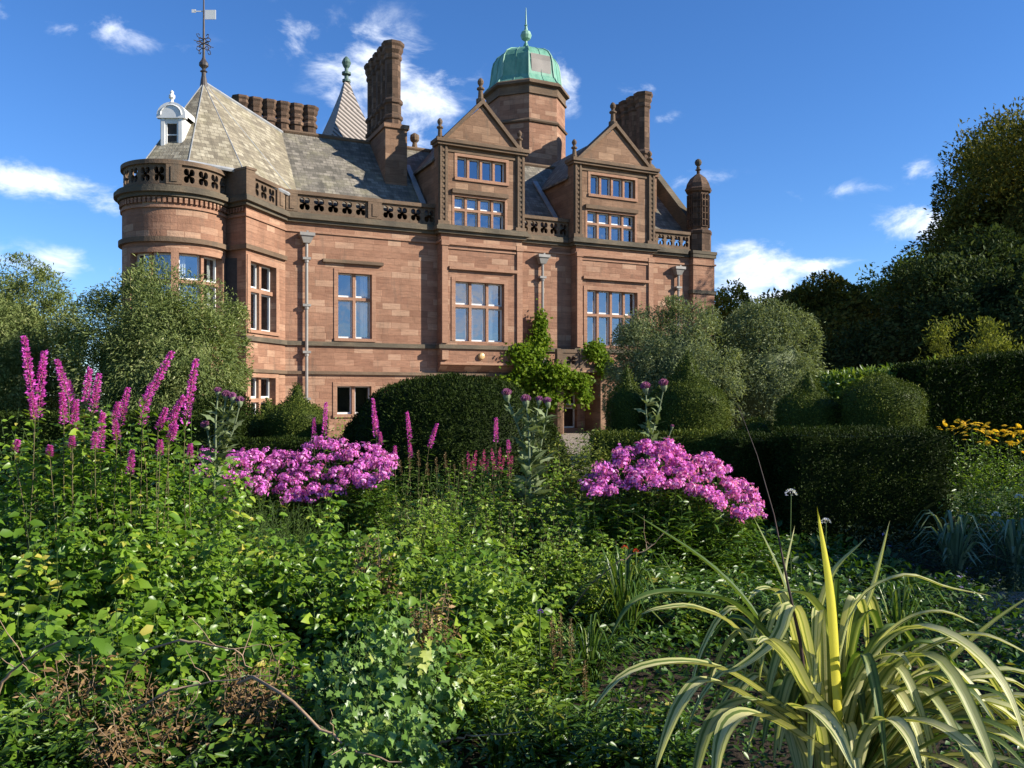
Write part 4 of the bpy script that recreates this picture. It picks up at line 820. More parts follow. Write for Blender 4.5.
near = [  # label, px, top, Y, rx, kind
 ('tall leafy clump under the leftmost purple spikes', 25, 412, 5.3, .62, 'bright', 40, 34, .056),
 ('tall leafy clump under the purple spikes, second from the left edge', 112, 404, 5.4, .62, 'bright', 42, 34, .054),
 ('leafy clump right under the two tallest leaning purple spikes', 182, 430, 5.6, .55, 'bright', 38, 32, .052),
 ('bright green leafy bush at the left edge, halfway down', 28, 510, 4.5, .55, 'bright', 30, 26, .060),
 ('bright green leafy bush in the middle of the left bank', 128, 502, 4.6, .58, 'bright', 32, 26, .060),
 ('bright green leafy bush below the dark needle herb and the left phlox', 222, 522, 4.8, .55, 'bright', 32, 26, .055),
 ('large-leaved bush low on the left edge above the dead branch', 30, 598, 3.9, .5, 'bright', 28, 22, .062),
 ('large-leaved bush low on the left, between dead branch and hanging twigs', 140, 600, 3.9, .5, 'bright', 30, 22, .060),
 ('leafy bush above the hanging dead twigs, left of the grey-green ivy', 232, 612, 3.9, .45, 'bright', 28, 22, .055),
 ('upright raspberry-like bush just below the left phlox', 315, 500, 5.3, .52, 'bright', 30, 22, .055),
 ('yellow-green raspberry-like bush left of centre with rusty seedheads', 395, 535, 4.7, .5, 'rose', 30, 22, .052),
 ('leafy bush at centre, below the thistle', 455, 520, 5.2, .5, 'bright', 30, 22, .052),
 ('yellow-green leafy bush at centre overhanging the narrow-leaved herbs', 500, 560, 4.5, .42, 'rose', 28, 20, .055),
 ('leafy bush directly above the grey-green ivy', 330, 562, 4.3, .45, 'bright', 28, 22, .052),
 ('leafy bush between the ivy mound and the yellow-green bush at centre', 430, 590, 4.1, .4, 'bright', 26, 20, .052)]
for i, (lb, px, top, Y, rx, kd, st, per, ls) in enumerate(near): bush(lb, px, top, Y, rx, L[kd], 100 + i, stems=int(st * 1.5), per=int(per * 1.55), ls=ls * 1.16, tri=i in (1, 4, 9, 10, 12, 13), lw=.62)
for i, (lb, px, top, Y, rx) in enumerate([('fine-leaved rose bush right of the magenta spikes', 470, 462, 7.0, .62), ('fine-leaved rose bush under the central silver thistle', 545, 450, 7.2, .66), ('fine-leaved rose bush left of the right phlox, lit yellow-green', 520, 510, 6.0, .6), ('low fine-leaved rose bush spilling towards the strap leaves', 585, 532, 5.8, .5), ('fine-leaved rose bush left of centre, under the magenta spikes', 432, 490, 6.2, .5)]):
    bush(lb, px, top, Y, rx, L['rose'], 140 + i, name='rose_bush', group='fine-leaved rose bushes', stems=60, per=34, ls=.044, lw=.62, tmpl='kite', tri=True, stem='stemr')
for i, (lb, px, top, Y, rx, st) in enumerate([('cascading mound of pale grey-green ivy-like leaves at bottom centre', 392, 612, 3.45, .36, 60), ('lower grey-green ivy-like mound at the bottom edge of the photo', 385, 700, 3.0, .26, 44)]):
    bush(lb, px, top, Y, rx, L['ivy'], 150 + i, name='ivy_mound', group='ivy mounds', stems=st + 26, per=38, ls=.046, lw=.9, tmpl='lobed', droop=.75, bare=.05)
for i, (lb, px, top, Y, rx) in enumerate([('dark feathery needle-leaved herb under the left end of the left phlox', 252, 480, 6.6, .42), ('dark feathery needle-leaved herb right of the left phlox', 445, 462, 7.6, .40), ('dark needle-leaved herb half hidden behind the fresh green bush', 300, 500, 6.8, .4)]):
    bush(lb, px, top, Y, rx, L['rosem'], 160 + i, name='needle_herb', cat='herb', group='needle-leaved herbs', stems=60, per=50, ls=.032, lw=.16, tmpl='kite', droop=-.7, lean=.7)
for i, (lb, px, top, Y, rx, kd) in enumerate([('airy narrow-leaved herb with dry spikes, left of the yellow-striped plant', 500, 640, 3.9, .36, 'rose'), ('narrow-leaved green herb at the bottom edge left of the yellow-striped plant', 560, 690, 3.5, .34, 'deep'), ('narrow-leaved herb under the drooping yellow-striped leaves', 640, 700, 3.6, .34, 'deep'),
        ('dark leafy herb behind the left of the yellow-striped plant', 690, 560, 5.6, .5, 'deep'), ('dark leafy herb between strap leaves and right phlox', 640, 545, 6.2, .5, 'deep'), ('dark leafy herb behind the yellow upright leaf', 800, 575, 5.4, .5, 'deep'), ('dark narrow herb at the lower left corner', 40, 700, 3.3, .34, 'deep'), ('dark narrow herb at the bottom left of the ivy', 200, 700, 3.3, .34, 'deep'), ('dark leafy herb below the dead twigs', 290, 690, 3.35, .3, 'deep'), ('dark leafy herb low under the left bank', 110, 690, 3.4, .3, 'deep')]):
    bush(lb, px, top, Y, rx, L[kd], 170 + i, name='bed_herb', cat='herb', group='narrow-leaved herbs in the bed', stems=46, per=34, ls=.062, lw=.3 if i < 3 else .42, tmpl='kite', droop=0)
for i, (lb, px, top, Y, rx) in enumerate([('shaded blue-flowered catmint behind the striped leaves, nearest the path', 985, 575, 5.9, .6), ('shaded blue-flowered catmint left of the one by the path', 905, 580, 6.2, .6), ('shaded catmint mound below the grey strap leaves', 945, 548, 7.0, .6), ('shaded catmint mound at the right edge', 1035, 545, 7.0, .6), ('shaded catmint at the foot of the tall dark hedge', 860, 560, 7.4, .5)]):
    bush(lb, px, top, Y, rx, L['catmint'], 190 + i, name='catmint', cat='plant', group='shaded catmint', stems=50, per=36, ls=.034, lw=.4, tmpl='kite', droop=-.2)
# dead, dry patches with twigs
for i, (lb, px, top, Y, rx) in enumerate([('patch of dry brown stems and leaves at the lower left', 85, 655, 3.5, .3), ('tuft of dry brown seedheads hanging left of the ivy', 262, 650, 3.45, .22), ('rusty brown seedheads standing among fresh leaves left of centre', 372, 540, 4.6, .16), ('rusty brown seedheads at centre', 432, 585, 3.95, .14), ('patch of dry brown leaves at bottom left, right of the other', 150, 690, 3.25, .26)]):
    bush(lb, px, top, Y, rx, L['dry'], 200 + i, name='dry_plant', cat='dead plant', group='dried-up plants', stems=48, per=34, ls=.042, lw=.32, tmpl='kite', stem='twig', rr=.0009)
def twig(label, pts, Y, r, seed, brs=3):
    g = np.random.default_rng(seed); P = np.array([at(px, py, Y + dy) for px, py, dy in pts]); b = P[0].copy(); b[2] = 0; t = thing('dead_branch', label, 'branch', tuple(b), group='dead branches in the bed'); P = P - b
    m = np.linspace(0, len(P) - 1, 12); Q = np.stack([np.interp(m, range(len(P)), P[:, k]) for k in range(3)], 1); Q[1:-1] += g.normal(0, r * .9, (10, 3)); dv = nrm(Q[0] - Q[2]); root = np.array([Q[0] + dv * .34 + [0, .18, -.22], Q[0] + dv * .2 + [0, .08, -.08], Q[0]])
    paths = [Q, root]; rads = [np.linspace(r, r * .35, 12), np.array([r * 1.3, r * 1.1, r])]
    for k in range(brs): i = g.integers(3, 10); e = Q[i] + g.normal(0, .09, 3) + np.array([.0, 0, .05]); paths.append(arcpath(Q[i], e, 0, 5, .006, g)); rads.append(np.linspace(r * .4, r * .15, 5))
    tubes('branch', paths, rads, M['twig'], t, 6)
twig('pale dead branch rising to the right at the left edge', [(2, 682, 0), (28, 658, -.05), (62, 640, -.1)], 3.4, .0065, 1)
twig('forked dead twig hanging above the dry seedheads', [(180, 640, 0), (215, 646, -.05), (236, 650, -.1), (252, 668, -.1)], 3.4, .005, 2)
twig('dead stick lying across the dry patch, left of the ivy', [(170, 690, 0), (205, 682, 0), (272, 676, -.1)], 3.25, .005, 3)
twig('long brown branch crossing the ivy towards the bottom edge', [(282, 694, 0), (330, 735, -.1), (360, 752, -.15), (402, 762, -.2)], 3.0, .006, 4)
twig('thin brown branch lying right of the ivy mound', [(442, 742, 0), (470, 735, -.05), (520, 732, -.1)], 3.2, .005, 5, 2)
twig('thin arching twig at the top of the middle bank', [(620, 560, 0), (650, 548, 0), (668, 530, 0)], 5.2, .005, 6)

# --- low ground cover so that no bare soil shows between the plants
g = np.random.default_rng(5); n = 85000; x = g.uniform(-7, 3.25, n); y = g.uniform(2.4, 9.6, n); hz = .16 + .10 * (vnoise(np.stack([x, y, x * 0], 1), 2.2, 9) + 1)
P = np.stack([x, y, hz * g.random(n) ** .6], 1); D = nrm(np.stack([g.normal(size=n), g.normal(size=n), g.normal(.2, .5, n)], 1)); m_ = ~((x > -.45) & (x < .0) & (y > 4.0) & (y < 4.8))
gc = leaves('ground_cover', L['deep'], None, P[m_], D[m_], nrm(np.array([0, 0, 1.]) + g.normal(0, .4, (m_.sum(), 3))), P[m_][:, 1] * .011 * g.uniform(.6, 1.3, m_.sum()), .5, 'kite', .35 + g.normal(0, .2, m_.sum()))
tag(gc, 'low dark green weeds carpeting the bed between the plants', 'ground cover'); gc['kind'] = 'stuff'
g = np.random.default_rng(6); n = 15000; x = g.uniform(3.3, 8.5, n); y = g.uniform(6.7, 9.5, n); P = np.stack([x, y, .3 * g.random(n)], 1)
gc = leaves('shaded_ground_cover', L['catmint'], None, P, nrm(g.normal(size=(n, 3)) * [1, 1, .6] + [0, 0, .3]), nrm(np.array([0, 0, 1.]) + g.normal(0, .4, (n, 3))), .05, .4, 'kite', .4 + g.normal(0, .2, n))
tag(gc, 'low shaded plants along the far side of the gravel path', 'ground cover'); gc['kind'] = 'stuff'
b = MB(); g2 = random.Random(4)
for k in range(1):
    pts = [(-.42, 4.05), (-.1, 4.0), (.02, 4.3), (-.06, 4.75), (-.35, 4.8), (-.46, 4.4)]; b.prism(pts, .0, .12, [(x * .95 - .01, y * .985 + .06) for x, y in pts])
st = b.build('edging_stone', M['gravel']); tag(st, 'flat pale stone showing between herbs below centre', 'stone')

# --- flowers -------------------------------------------------
def floret_mesh(g, n, R_, fs, flat=1.0, zoff=0.0):
    """a domed head of n five-petalled florets"""
    d = rdir(n * 3, g); d = d[d[:, 2] > -.25][:n]; c = d * R_ * (.45 + .95 * g.random((len(d), 1))) * [1, 1, flat]; P = []; D = []; Nn = []; Rn = []
    for k in range(len(d)):
        nn = nrm(d[k] + g.normal(0, .2, 3)); a = nrm(np.cross(nn, (.3, .2, .9))); b_ = np.cross(nn, a); ph = g.uniform(0, 6); q = g.random()
        for j in range(5): t = ph + j * 2 * pi / 5; P.append(c[k]); D.append(a * cos(t) + b_ * sin(t)); Nn.append(nn); Rn.append(q * .7 + .3 * g.random())
    return leaf_geo(np.array(P) + [0, 0, zoff], np.array(D), np.array(Nn), fs, .85, 'kite', .5) + (np.repeat(Rn, 2),)
HEADS = []
def part_from(me, name, parent, loc, rz=0, sc=1, rot=None):
    o = bpy.data.objects.new(name, me); col.objects.link(o); o.parent = parent; o.location = tuple(loc); o.rotation_euler = rot or (0, 0, rz); o.scale = (sc, sc, sc) if np.isscalar(sc) else sc; return o
def proto(name, V, T, rn, mat):
    o = npmesh(name, V, T, mat, None, rnd=rn); me = o.data; bpy.data.objects.remove(o); return me
for k in range(4):
    V, T, _, rn = floret_mesh(np.random.default_rng(60 + k), 54, .055, .0155, 1.0); HEADS.append(proto('flower_head', V, T, rn, L['phlox']))
def phlox(label, pts, Y, seed, topz):
    g = np.random.default_rng(seed); xs = [p[0] for p in pts]; px0, px1 = min(xs), max(xs); cx = (px0 + px1) / 2; base = np.array(G0(cx, Y)); t = thing('phlox', label, 'flowering plant', tuple(base), group='purple-pink phlox clumps')
    paths = []; P = []; D = []; S = []
    for i, (px, py, dy) in enumerate(pts):
        q = at(px, py, Y + dy) - base; part_from(HEADS[i % 4], 'flower_head', t, q, g.uniform(0, 6), tuple(g.uniform(.55, 1.1) * np.array([1, g.uniform(.8, 1.1), g.uniform(.7, 1.25)])), (g.normal(0, .3), g.normal(0, .3), g.uniform(0, 6)))
    heads = [at(px, py, Y + dy) - base for px, py, dy in pts]
    stems = list(heads)
    for k in range(len(pts)): h = heads[g.integers(0, len(heads))]; stems.append(h + [g.normal(0, .14), g.normal(-.1, .12), -g.uniform(.05, .4)])
    for h in stems:
        if h[2] < .15: h = h.copy(); h[2] = .15
        b0 = np.array([h[0] * .8 + g.normal(0, .04), h[1] * .7 + .1, 0]); pp = arcpath(b0, h - [0, 0, .02], .02, 6, .01, g); paths.append(pp); m = 34; u = np.sort(g.random(m)) * .95; ii = (u * 5).astype(int); f = (u * 5 - ii)[:, None]
        P.append(pp[ii] * (1 - f) + pp[ii + 1] * f); az = np.arange(m) * 1.7 + g.uniform(0, 6); D.append(np.stack([np.cos(az), np.sin(az), g.normal(.05, .3, m)], 1)); S.append(.085 * g.uniform(.6, 1.2, m))
    P = np.vstack(P); leaves('foliage', L['deep'], t, P, np.vstack(D), nrm(np.array([0, 0, 1.]) + g.normal(0, .4, P.shape)), np.concatenate(S), .27, 'ovate', .62 + g.normal(0, .16, len(P)))
    tubes('stems', paths, [.002] * len(paths), M['stemg'], t, 4)
def scatter(poly_top, x0, x1, depth, n, seed):
    g = np.random.default_rng(seed); o = []
    for k in range(n):
        px = x0 + (x1 - x0) * (k + g.random()) / n; ty = np.interp(px, [p[0] for p in poly_top], [p[1] for p in poly_top]); dd = np.interp(px, [p[0] for p in poly_top], [p[2] for p in poly_top]); v = g.random() ** 1.1
        o.append((px, ty + 3 + 1.25 * dd * v, -.55 * v + g.normal(0, .05)))
    return o
LT = [(198, 450, 14), (215, 446, 22), (245, 448, 26), (285, 452, 36), (320, 440, 42), (365, 440, 32), (392, 455, 14)]
def scat2(top, x0, x1, n, seed, extra=()): return scatter(top, x0, x1, 0, n - len(extra), seed) + list(extra)
LT = [(198, 450, 14), (215, 446, 24), (245, 446, 30), (285, 450, 40), (320, 438, 48), (365, 438, 38), (392, 453, 16)]
phlox('left half of the long drift of purple-pink phlox left of centre', scat2(LT, 200, 300, 92, 1, [(203, 480, -.4), (196, 474, -.3), (222, 492, -.6)]), 7.9, 71, 0)
phlox('right half of the long drift of purple-pink phlox left of centre, before the dome hedge', scat2(LT, 292, 394, 96, 11), 7.9, 73, 0)
RT = [(588, 478, 10), (606, 462, 24), (622, 448, 34), (645, 438, 40), (675, 442, 34), (700, 453, 32), (725, 466, 32), (745, 480, 28), (762, 505, 10)]
phlox('left half of the rounded bush of purple-pink phlox right of centre, below the thistle', scat2(RT, 588, 685, 90, 2, [(585, 486, -.3), (600, 470, -.3), (607, 490, -.4)]), 7.2, 72, 0)
phlox('right half of the rounded purple-pink phlox bush, sloping down towards the tall hedge', scat2(RT, 665, 760, 84, 12, [(757, 513, -.3), (763, 516, -.3)]), 7.2, 74, 0)

# spikes: small petals round a stem, tapering
def spike_mesh(seed, n, L_, R_, fs, mat, name='flower_spike', bare=0):
    g = np.random.default_rng(seed); u = g.random(n) ** .9; whorl = np.round(u * (L_ / .016)) / (L_ / .016); az = g.uniform(0, 2 * pi, n); r = R_ * (1 - .75 * u ** 2) * g.uniform(.35, 1.1, n); gapm = g.random(n) < (.35 + .65 * np.clip(u * 3, 0, 1))
    P = np.stack([r * np.cos(az), r * np.sin(az), whorl * L_ + g.normal(0, .004, n)], 1)[gapm]; D = nrm(np.stack([np.cos(az), np.sin(az), g.normal(.5, .5, n)], 1))[gapm]
    V, T, k = leaf_geo(P, D, rdir(len(P), g), fs * g.uniform(.6, 1.2, len(P)), .6, 'kite'); rn = np.repeat(g.random(len(P)), k); return proto(name, V, T, rn, mat)
LS = [spike_mesh(80 + k, 520, .42, .019, .020, L['loose']) for k in range(3)]; MS = [spike_mesh(90 + k, 180, .2, .014, .012, L['magenta']) for k in range(2)]
def spiky(name, label, cat, base_px, Y, tips, meshes, leafm, seed, group, Lm, ls=.075, lw=.3):
    """tips: (px, py of the tip, py where the flowers end, lean of the base in px, dy)"""
    g = np.random.default_rng(seed); base = np.array(G0(base_px, Y)); t = thing(name, label, cat, tuple(base), group=group); paths = []; P = []; D = []
    for i, (px, py, pl, dx, dy) in enumerate(tips):
        a = at(px, py, Y + dy) - base; f = at(px + dx, pl, Y + dy) - base; ln = np.linalg.norm(a - f); d = (a - f) / ln
        rot = math.atan2(math.hypot(d[0], d[1]), d[2]); az = math.atan2(d[1], d[0]); s = ln / Lm
        o = part_from(meshes[i % len(meshes)], 'flower_spike', t, f, sc=(min(1.15, .72 + .3 * s), min(1.15, .72 + .3 * s), s)); o.rotation_euler = (0, rot, az)
        b0 = np.array([f[0] * .75 + g.normal(0, .03), f[1], 0]); pp = np.vstack([arcpath(b0, f, 0, 5, .01, g), a]); paths.append(pp); m = 64; u = np.sort(g.random(m)) * .84; ii = (u * 5).astype(int); q = (u * 5 - ii)[:, None]
        P.append(pp[ii] * (1 - q) + pp[ii + 1] * q); z = np.arange(m) * 1.6; D.append(np.stack([np.cos(z), np.sin(z), g.normal(.35, .3, m)], 1))
    P = np.vstack(P); leaves('foliage', leafm, t, P, np.vstack(D), nrm(np.array([0, 0, 1.]) + g.normal(0, .4, P.shape)), ls * g.uniform(.6, 1.2, len(P)), lw, 'kite', .55 + g.normal(0, .2, len(P)))
    tubes('stems', paths, [np.linspace(.0045, .0015, 6)] * len(paths), M['stemr'], t, 5); return t
gl = 'purple loosestrife plants'
spiky('purple_loosestrife', 'pair of tall slightly curved purple loosestrife spikes nearest the left edge', 'flowering plant', 30, 5.0, [(24, 337, 402, 9, 0), (44, 352, 418, -6, .05), (31, 392, 420, 4, -.1)], LS, L['bright'], 1, gl, .42)
spiky('purple_loosestrife', 'purple loosestrife with stout spikes leaning left, second plant from the left edge', 'flowering plant', 72, 5.1, [(57, 360, 402, 12, 0), (68, 380, 408, 5, .1), (90, 368, 405, -5, .1), (99, 374, 412, -6, 0), (76, 400, 430, -2, -.1), (62, 392, 425, 2, -.15)], LS, L['bright'], 2, gl, .42)
spiky('purple_loosestrife', 'bushy purple loosestrife with short broken spikes in the middle of its row', 'flowering plant', 120, 5.2, [(128, 388, 425, -8, 0), (118, 402, 420, -4, .1), (103, 412, 455, -3, -.1), (132, 450, 475, -2, -.2), (115, 420, 440, 2, -.2), (95, 432, 450, 0, -.3), (18, 440, 452, -4, -.3), (72, 436, 448, 0, -.3), (50, 445, 458, 0, -.35), (160, 440, 455, 0, -.35)], LS, L['bright'], 3, gl, .42)
spiky('purple_loosestrife', 'purple loosestrife with the longest spike leaning strongly to the right', 'flowering plant', 158, 5.1, [(172, 352, 408, -30, 0), (150, 385, 425, -8, .1), (184, 396, 425, -16, -.05), (166, 408, 430, -8, -.1), (176, 425, 440, -6, -.2)], LS, L['bright'], 4, gl, .42)
spiky('purple_loosestrife', 'single upright purple loosestrife spike, rightmost of the tall row', 'flowering plant', 190, 5.3, [(196, 360, 425, -11, 0), (190, 444, 458, 0, -.1), (176, 415, 440, -8, -.1)], LS, L['bright'], 5, gl, .42)
spiky('purple_loosestrife', 'slender purple spikes above the left end of the left phlox', 'flowering plant', 320, 9, [(326, 403, 438, -2, 0), (314, 418, 437, 0, 0)], LS, L['rosem'], 6, gl, .42)
spiky('purple_loosestrife', 'three slender purple spikes in front of the dome hedge, beside the left phlox', 'flowering plant', 385, 8.6, [(373, 399, 437, 3, 0), (376, 416, 436, 1, .05), (407, 412, 440, 3, 0), (380, 432, 445, 1, 0), (437, 424, 448, -8, 0), (409, 440, 458, 2, 0), (395, 446, 462, 0, -.1)], LS, L['rosem'], 7, gl, .42)
spiky('purple_loosestrife', 'slender purple spike just left of the central silver thistle', 'flowering plant', 496, 8, [(496, 418, 442, 0, 0), (508, 440, 452, 1, 0)], LS, L['rosem'], 8, gl, .42)
spiky('magenta_knotweed', 'cluster of short magenta spikes left of the central silver thistle', 'flowering plant', 492, 7.8, [(x + x * 3 % 4, 444 + (x * 7 % 19), 466 + (x * 5 % 16), (x * 3 % 7) - 3, (x % 5) * .08) for x in range(468, 516, 4)], MS, L['rosem'], 9, 'magenta knotweed', .2)
spiky('magenta_knotweed', 'faded pinkish-brown spikes between the left phlox and the magenta ones', 'flowering plant', 432, 8.2, [(x, 448 + (x * 7 % 17), 470 + (x * 5 % 12), 1, (x % 5) * .06) for x in range(400, 466, 9)], [spike_mesh(99, 120, .2, .014, .012, L['dry'])], L['rosem'], 10, 'magenta knotweed', .2)
spiky('dry_spikes', 'upright dry seed spikes among the herbs left of the yellow-striped plant', 'dead plant', 562, 4.0, [(552, 616, 650, 0, 0), (560, 612, 660, 1, .05), (571, 618, 665, 0, 0), (585, 660, 705, 0, -.2), (596, 700, 745, 0, -.3), (604, 735, 768, 0, -.4), (555, 640, 680, -2, 0)], [spike_mesh(98, 220, .2, .010, .010, L['dry'])], L['deep'], 11, 'dry seed spikes', .2)

# silver thistles
def thistle(label, bpx, Y, heads, seed, lsz=.2):
    g = np.random.default_rng(seed); base = np.array(G0(bpx, Y)); t = thing('silver_thistle', label, 'plant', tuple(base), group='silver-leaved cardoon thistles'); paths = []; P = []; D = []; S = []
    top0 = None
    for i, (px, py, s) in enumerate(heads):
        h = at(px, py, Y) - base; j = np.array([g.normal(0, .02), g.normal(0, .05), h[2] * .62]); pp = np.vstack([arcpath((g.normal(0, .03), g.normal(0, .03), 0), j, 0, 4, .01, g), arcpath(j, h, .0, 4, .008, g)[1:]]); paths.append(pp)
        b = MB(); b.lathe([(.006, -.03 * s), (.014 * s, -.02 * s), (.024 * s, 0), (.026 * s, .014 * s), (.022 * s, .028 * s)], (0, 0, 0), 10); k = b.build('flower_head', M['stemgrey'], t, True); k.location = tuple(h); k.rotation_euler = (g.normal(0, .2), g.normal(0, .2), 0)
        n = 220; az = g.uniform(0, 6.28, n); q = np.sqrt(g.random(n)); tp = np.stack([q * .02 * s * np.cos(az), q * .02 * s * np.sin(az), .034 * s - .02 * s * q * q], 1); leaves('tuft', L['thistle'], k, tp, np.stack([q * np.cos(az) * .7, q * np.sin(az) * .7, np.ones(n)], 1), rdir(n, g), .038 * s, .2)
        m = 44; u = np.concatenate([g.uniform(.05, .93, m)]); ii = (u * 6).astype(int); f = (u * 6 - ii)[:, None]; P.append(pp[ii] * (1 - f) + pp[ii + 1] * f); z = g.uniform(0, 6.28, m); D.append(np.stack([np.cos(z), np.sin(z), g.uniform(.2, 1.1, m)], 1)); S.append(lsz * (1.2 - .75 * u) * g.uniform(.6, 1.1, m))
    P = np.vstack(P); leaves('foliage', L['cardoon'], t, P, np.vstack(D), nrm(np.array([0, 0, 1.]) + g.normal(0, .5, P.shape)), np.concatenate(S), .34, 'lobed', .5 + g.normal(0, .2, len(P)))
    tubes('stems', paths, [np.linspace(.011, .006, 7)] * len(paths), M['stemgrey'], t, 6)
thistle('silver-leaved thistle with four dusky purple buds standing before the dome hedge', 533, 7.0, [(507, 398, 1.2), (526, 404, 1.2), (539, 403, .9), (548, 405, 1.0)], 1, .26)
thistle('silver thistle with two buds rising above the right phlox', 648, 7.6, [(646, 391, 1.25), (664, 388, 1.25), (672, 428, .5)], 2, .24)
thistle('silver thistle with small purple buds left of the left phlox, before the canted bay', 215, 6.4, [(218, 394, .8), (226, 398, .9), (233, 400, .9), (240, 404, .9), (207, 428, .9)], 3, .22)

# yellow daisies at the right
DA = []
for k in range(2):
    g = np.random.default_rng(k); P = []; D = []
    for j in range(11): a = j * 2 * pi / 11 + g.normal(0, .1); P.append((0, 0, 0)); D.append((cos(a), sin(a), -.15))
    V, T, q = leaf_geo(np.array(P, float), np.array(D), np.tile([0, 0, 1.], (11, 1)) + g.normal(0, .1, (11, 3)), .05, .32, 'kite'); DA.append(proto('flower_head', V, T, np.repeat(g.random(11), q), L['yellow']))
def daisies(label, px0, px1, top, Y, n, seed):
    g = np.random.default_rng(seed); c = (px0 + px1) / 2; rx = (px1 - px0) / F * Y / 2; h = EYE + (HY - top) / F * Y
    t = leafy('yellow_daisies', label, 'flowering plant', G0(c, Y), rx * 1.35, h * .97, L['midtree'] if 0 else L['rose'], seed, stems=70, per=34, ls=.06, lw=.3, tmpl='kite', group='yellow daisy clumps', rnd0=.3)
    for k in range(n):
        a = g.uniform(-1, 1); d = g.uniform(-.6, .6); p = (a * rx, d * .7, h + .05 - .26 * max(0, -d) - .12 * g.random() - .05 * abs(a)); o = part_from(DA[k % 2], 'flower_head', t, p, 0, g.uniform(.55, .95)); o.rotation_euler = (g.normal(.35, .35), g.normal(0, .3), g.uniform(0, 6))
daisies('clump of yellow daisies at the end of the tall dark hedge', 948, 1000, 424, 9.6, 46, 1); daisies('clump of yellow daisies cut by the right edge of the photo', 995, 1050, 428, 9.2, 46, 2)
bush('shaded leafy clump in front of the yellow daisies', 985, 470, 8.6, .75, L['deep'], 300, name='leafy_clump', cat='plant', group=None, stems=60, per=34, ls=.055, lw=.4, tmpl='kite')

# strap-leaved clumps and grasses
def ribbon(pts, w, m=14, cup=.18, tw=0):
    """tapered strap leaf with a folded cross-section; returns V, T, uv"""
    P = np.array(pts, float); k = np.linspace(0, len(P) - 1, m)
    if len(P) > 2:   # Catmull-Rom through the points
        E_ = np.vstack([2 * P[0] - P[1], P, 2 * P[-1] - P[-2]]); Q = []
        for s in k:
            i = min(int(s), len(P) - 2); t = s - i; a, b, c, d = E_[i:i + 4]; Q.append(.5 * ((2 * b) + (c - a) * t + (2 * a - 5 * b + 4 * c - d) * t * t + (3 * b - a - 3 * c + d) * t ** 3))
        Q = np.array(Q)
    else: Q = np.stack([np.interp(k, range(len(P)), P[:, j]) for j in range(3)], 1)
    T_ = nrm(np.gradient(Q, axis=0)); hor = nrm(np.array([T_[:, 1].mean() + 1e-3, -T_[:, 0].mean(), 0.]))
    if tw: c_, s_ = cos(tw), sin(tw); hor = np.array([hor[0] * c_ - hor[1] * s_, hor[0] * s_ + hor[1] * c_, 0])
    S_ = nrm(np.cross(np.cross(T_, hor), T_)); U_ = nrm(np.cross(S_, T_)); U_ *= np.where(U_[:, 2:] < 0, -1, 1) if abs(tw) < .1 else 1
    u = np.linspace(0, 1, m); wd = w * np.minimum(1, .55 + u * 2) * np.clip((1 - u) * 3.2, 0, 1) ** .7; V = []; uv = []
    for j, (f, c) in enumerate(((-.5, 1), (-.25, .4), (0, 0), (.25, .4), (.5, 1))): V.append(Q + S_ * (wd * f)[:, None] + U_ * (wd * c * cup)[:, None]); uv.append(np.stack([np.full(m, f + .5), u * 4], 1))
    V = np.stack(V, 1).reshape(-1, 3); uv = np.stack(uv, 1).reshape(-1, 2); T = []
    for i in range(m - 1):
        for j in range(4): a = i * 5 + j; T += [(a, a + 1, a + 6), (a, a + 6, a + 5)]
    return V, np.array(T), uv
def strap_clump(name, label, px, Y, n, h, w, mat, seed, rx=1.0, group='strap-leaved clumps'):
    g = np.random.default_rng(seed); t = thing(name, label, 'plant', G0(px, Y), group=group); VV = []; TT = []; o = 0; rr = []
    for k in range(n):
        a = g.uniform(0, 2 * pi); l = g.uniform(.5, 1.1); out_ = g.uniform(.25, .95) * rx; c, s = cos(a), sin(a); H = h * l
        V, T, _ = ribbon([(c * .04, s * .04, 0), (c * .22 * out_, s * .22 * out_, H * .6), (c * .5 * out_, s * .5 * out_, H * .95), (c * .85 * out_, s * .85 * out_, H * (.9 - .5 * out_ * l))], w * g.uniform(.7, 1.2), 9, .2)
        VV.append(V); TT.append(T + o); o += len(V); rr.append(np.full(len(T), g.random()))
    npmesh('foliage', np.vstack(VV), np.vstack(TT), mat, t, rnd=np.concatenate(rr), smooth=True); return t
strap_clump('strap_leaf_clump', 'dark green strap-leaved clump between the rose bushes and the striped plant', 625, 5.2, 90, .62, .014, L['strap'], 1, .55)
strap_clump('strap_leaf_clump', 'thin grassy clump right behind the drooping striped leaves', 590, 4.4, 70, .42, .010, L['strap'], 2, .45)
strap_clump('strap_leaf_clump', 'sparse strap leaves at the bottom edge right of the ivy', 500, 3.4, 34, .30, .014, L['strap'], 3, .35)
strap_clump('strap_leaf_clump', 'blue-green agapanthus leaves in shade below the yellow daisies', 955, 6.9, 56, .62, .026, L['greystrap'], 4, .5)
strap_clump('strap_leaf_clump', 'blue-green agapanthus leaves at the right edge', 1015, 7.0, 40, .58, .026, L['greystrap'], 5, .5)
strap_clump('strap_leaf_clump', 'strap leaves behind the right half of the striped plant', 900, 4.9, 60, .5, .012, L['strap'], 6, .5)
strap_clump('strap_leaf_clump', 'few green blades at the bottom left of the ivy', 305, 3.1, 12, .28, .012, L['strap'], 7, .2)
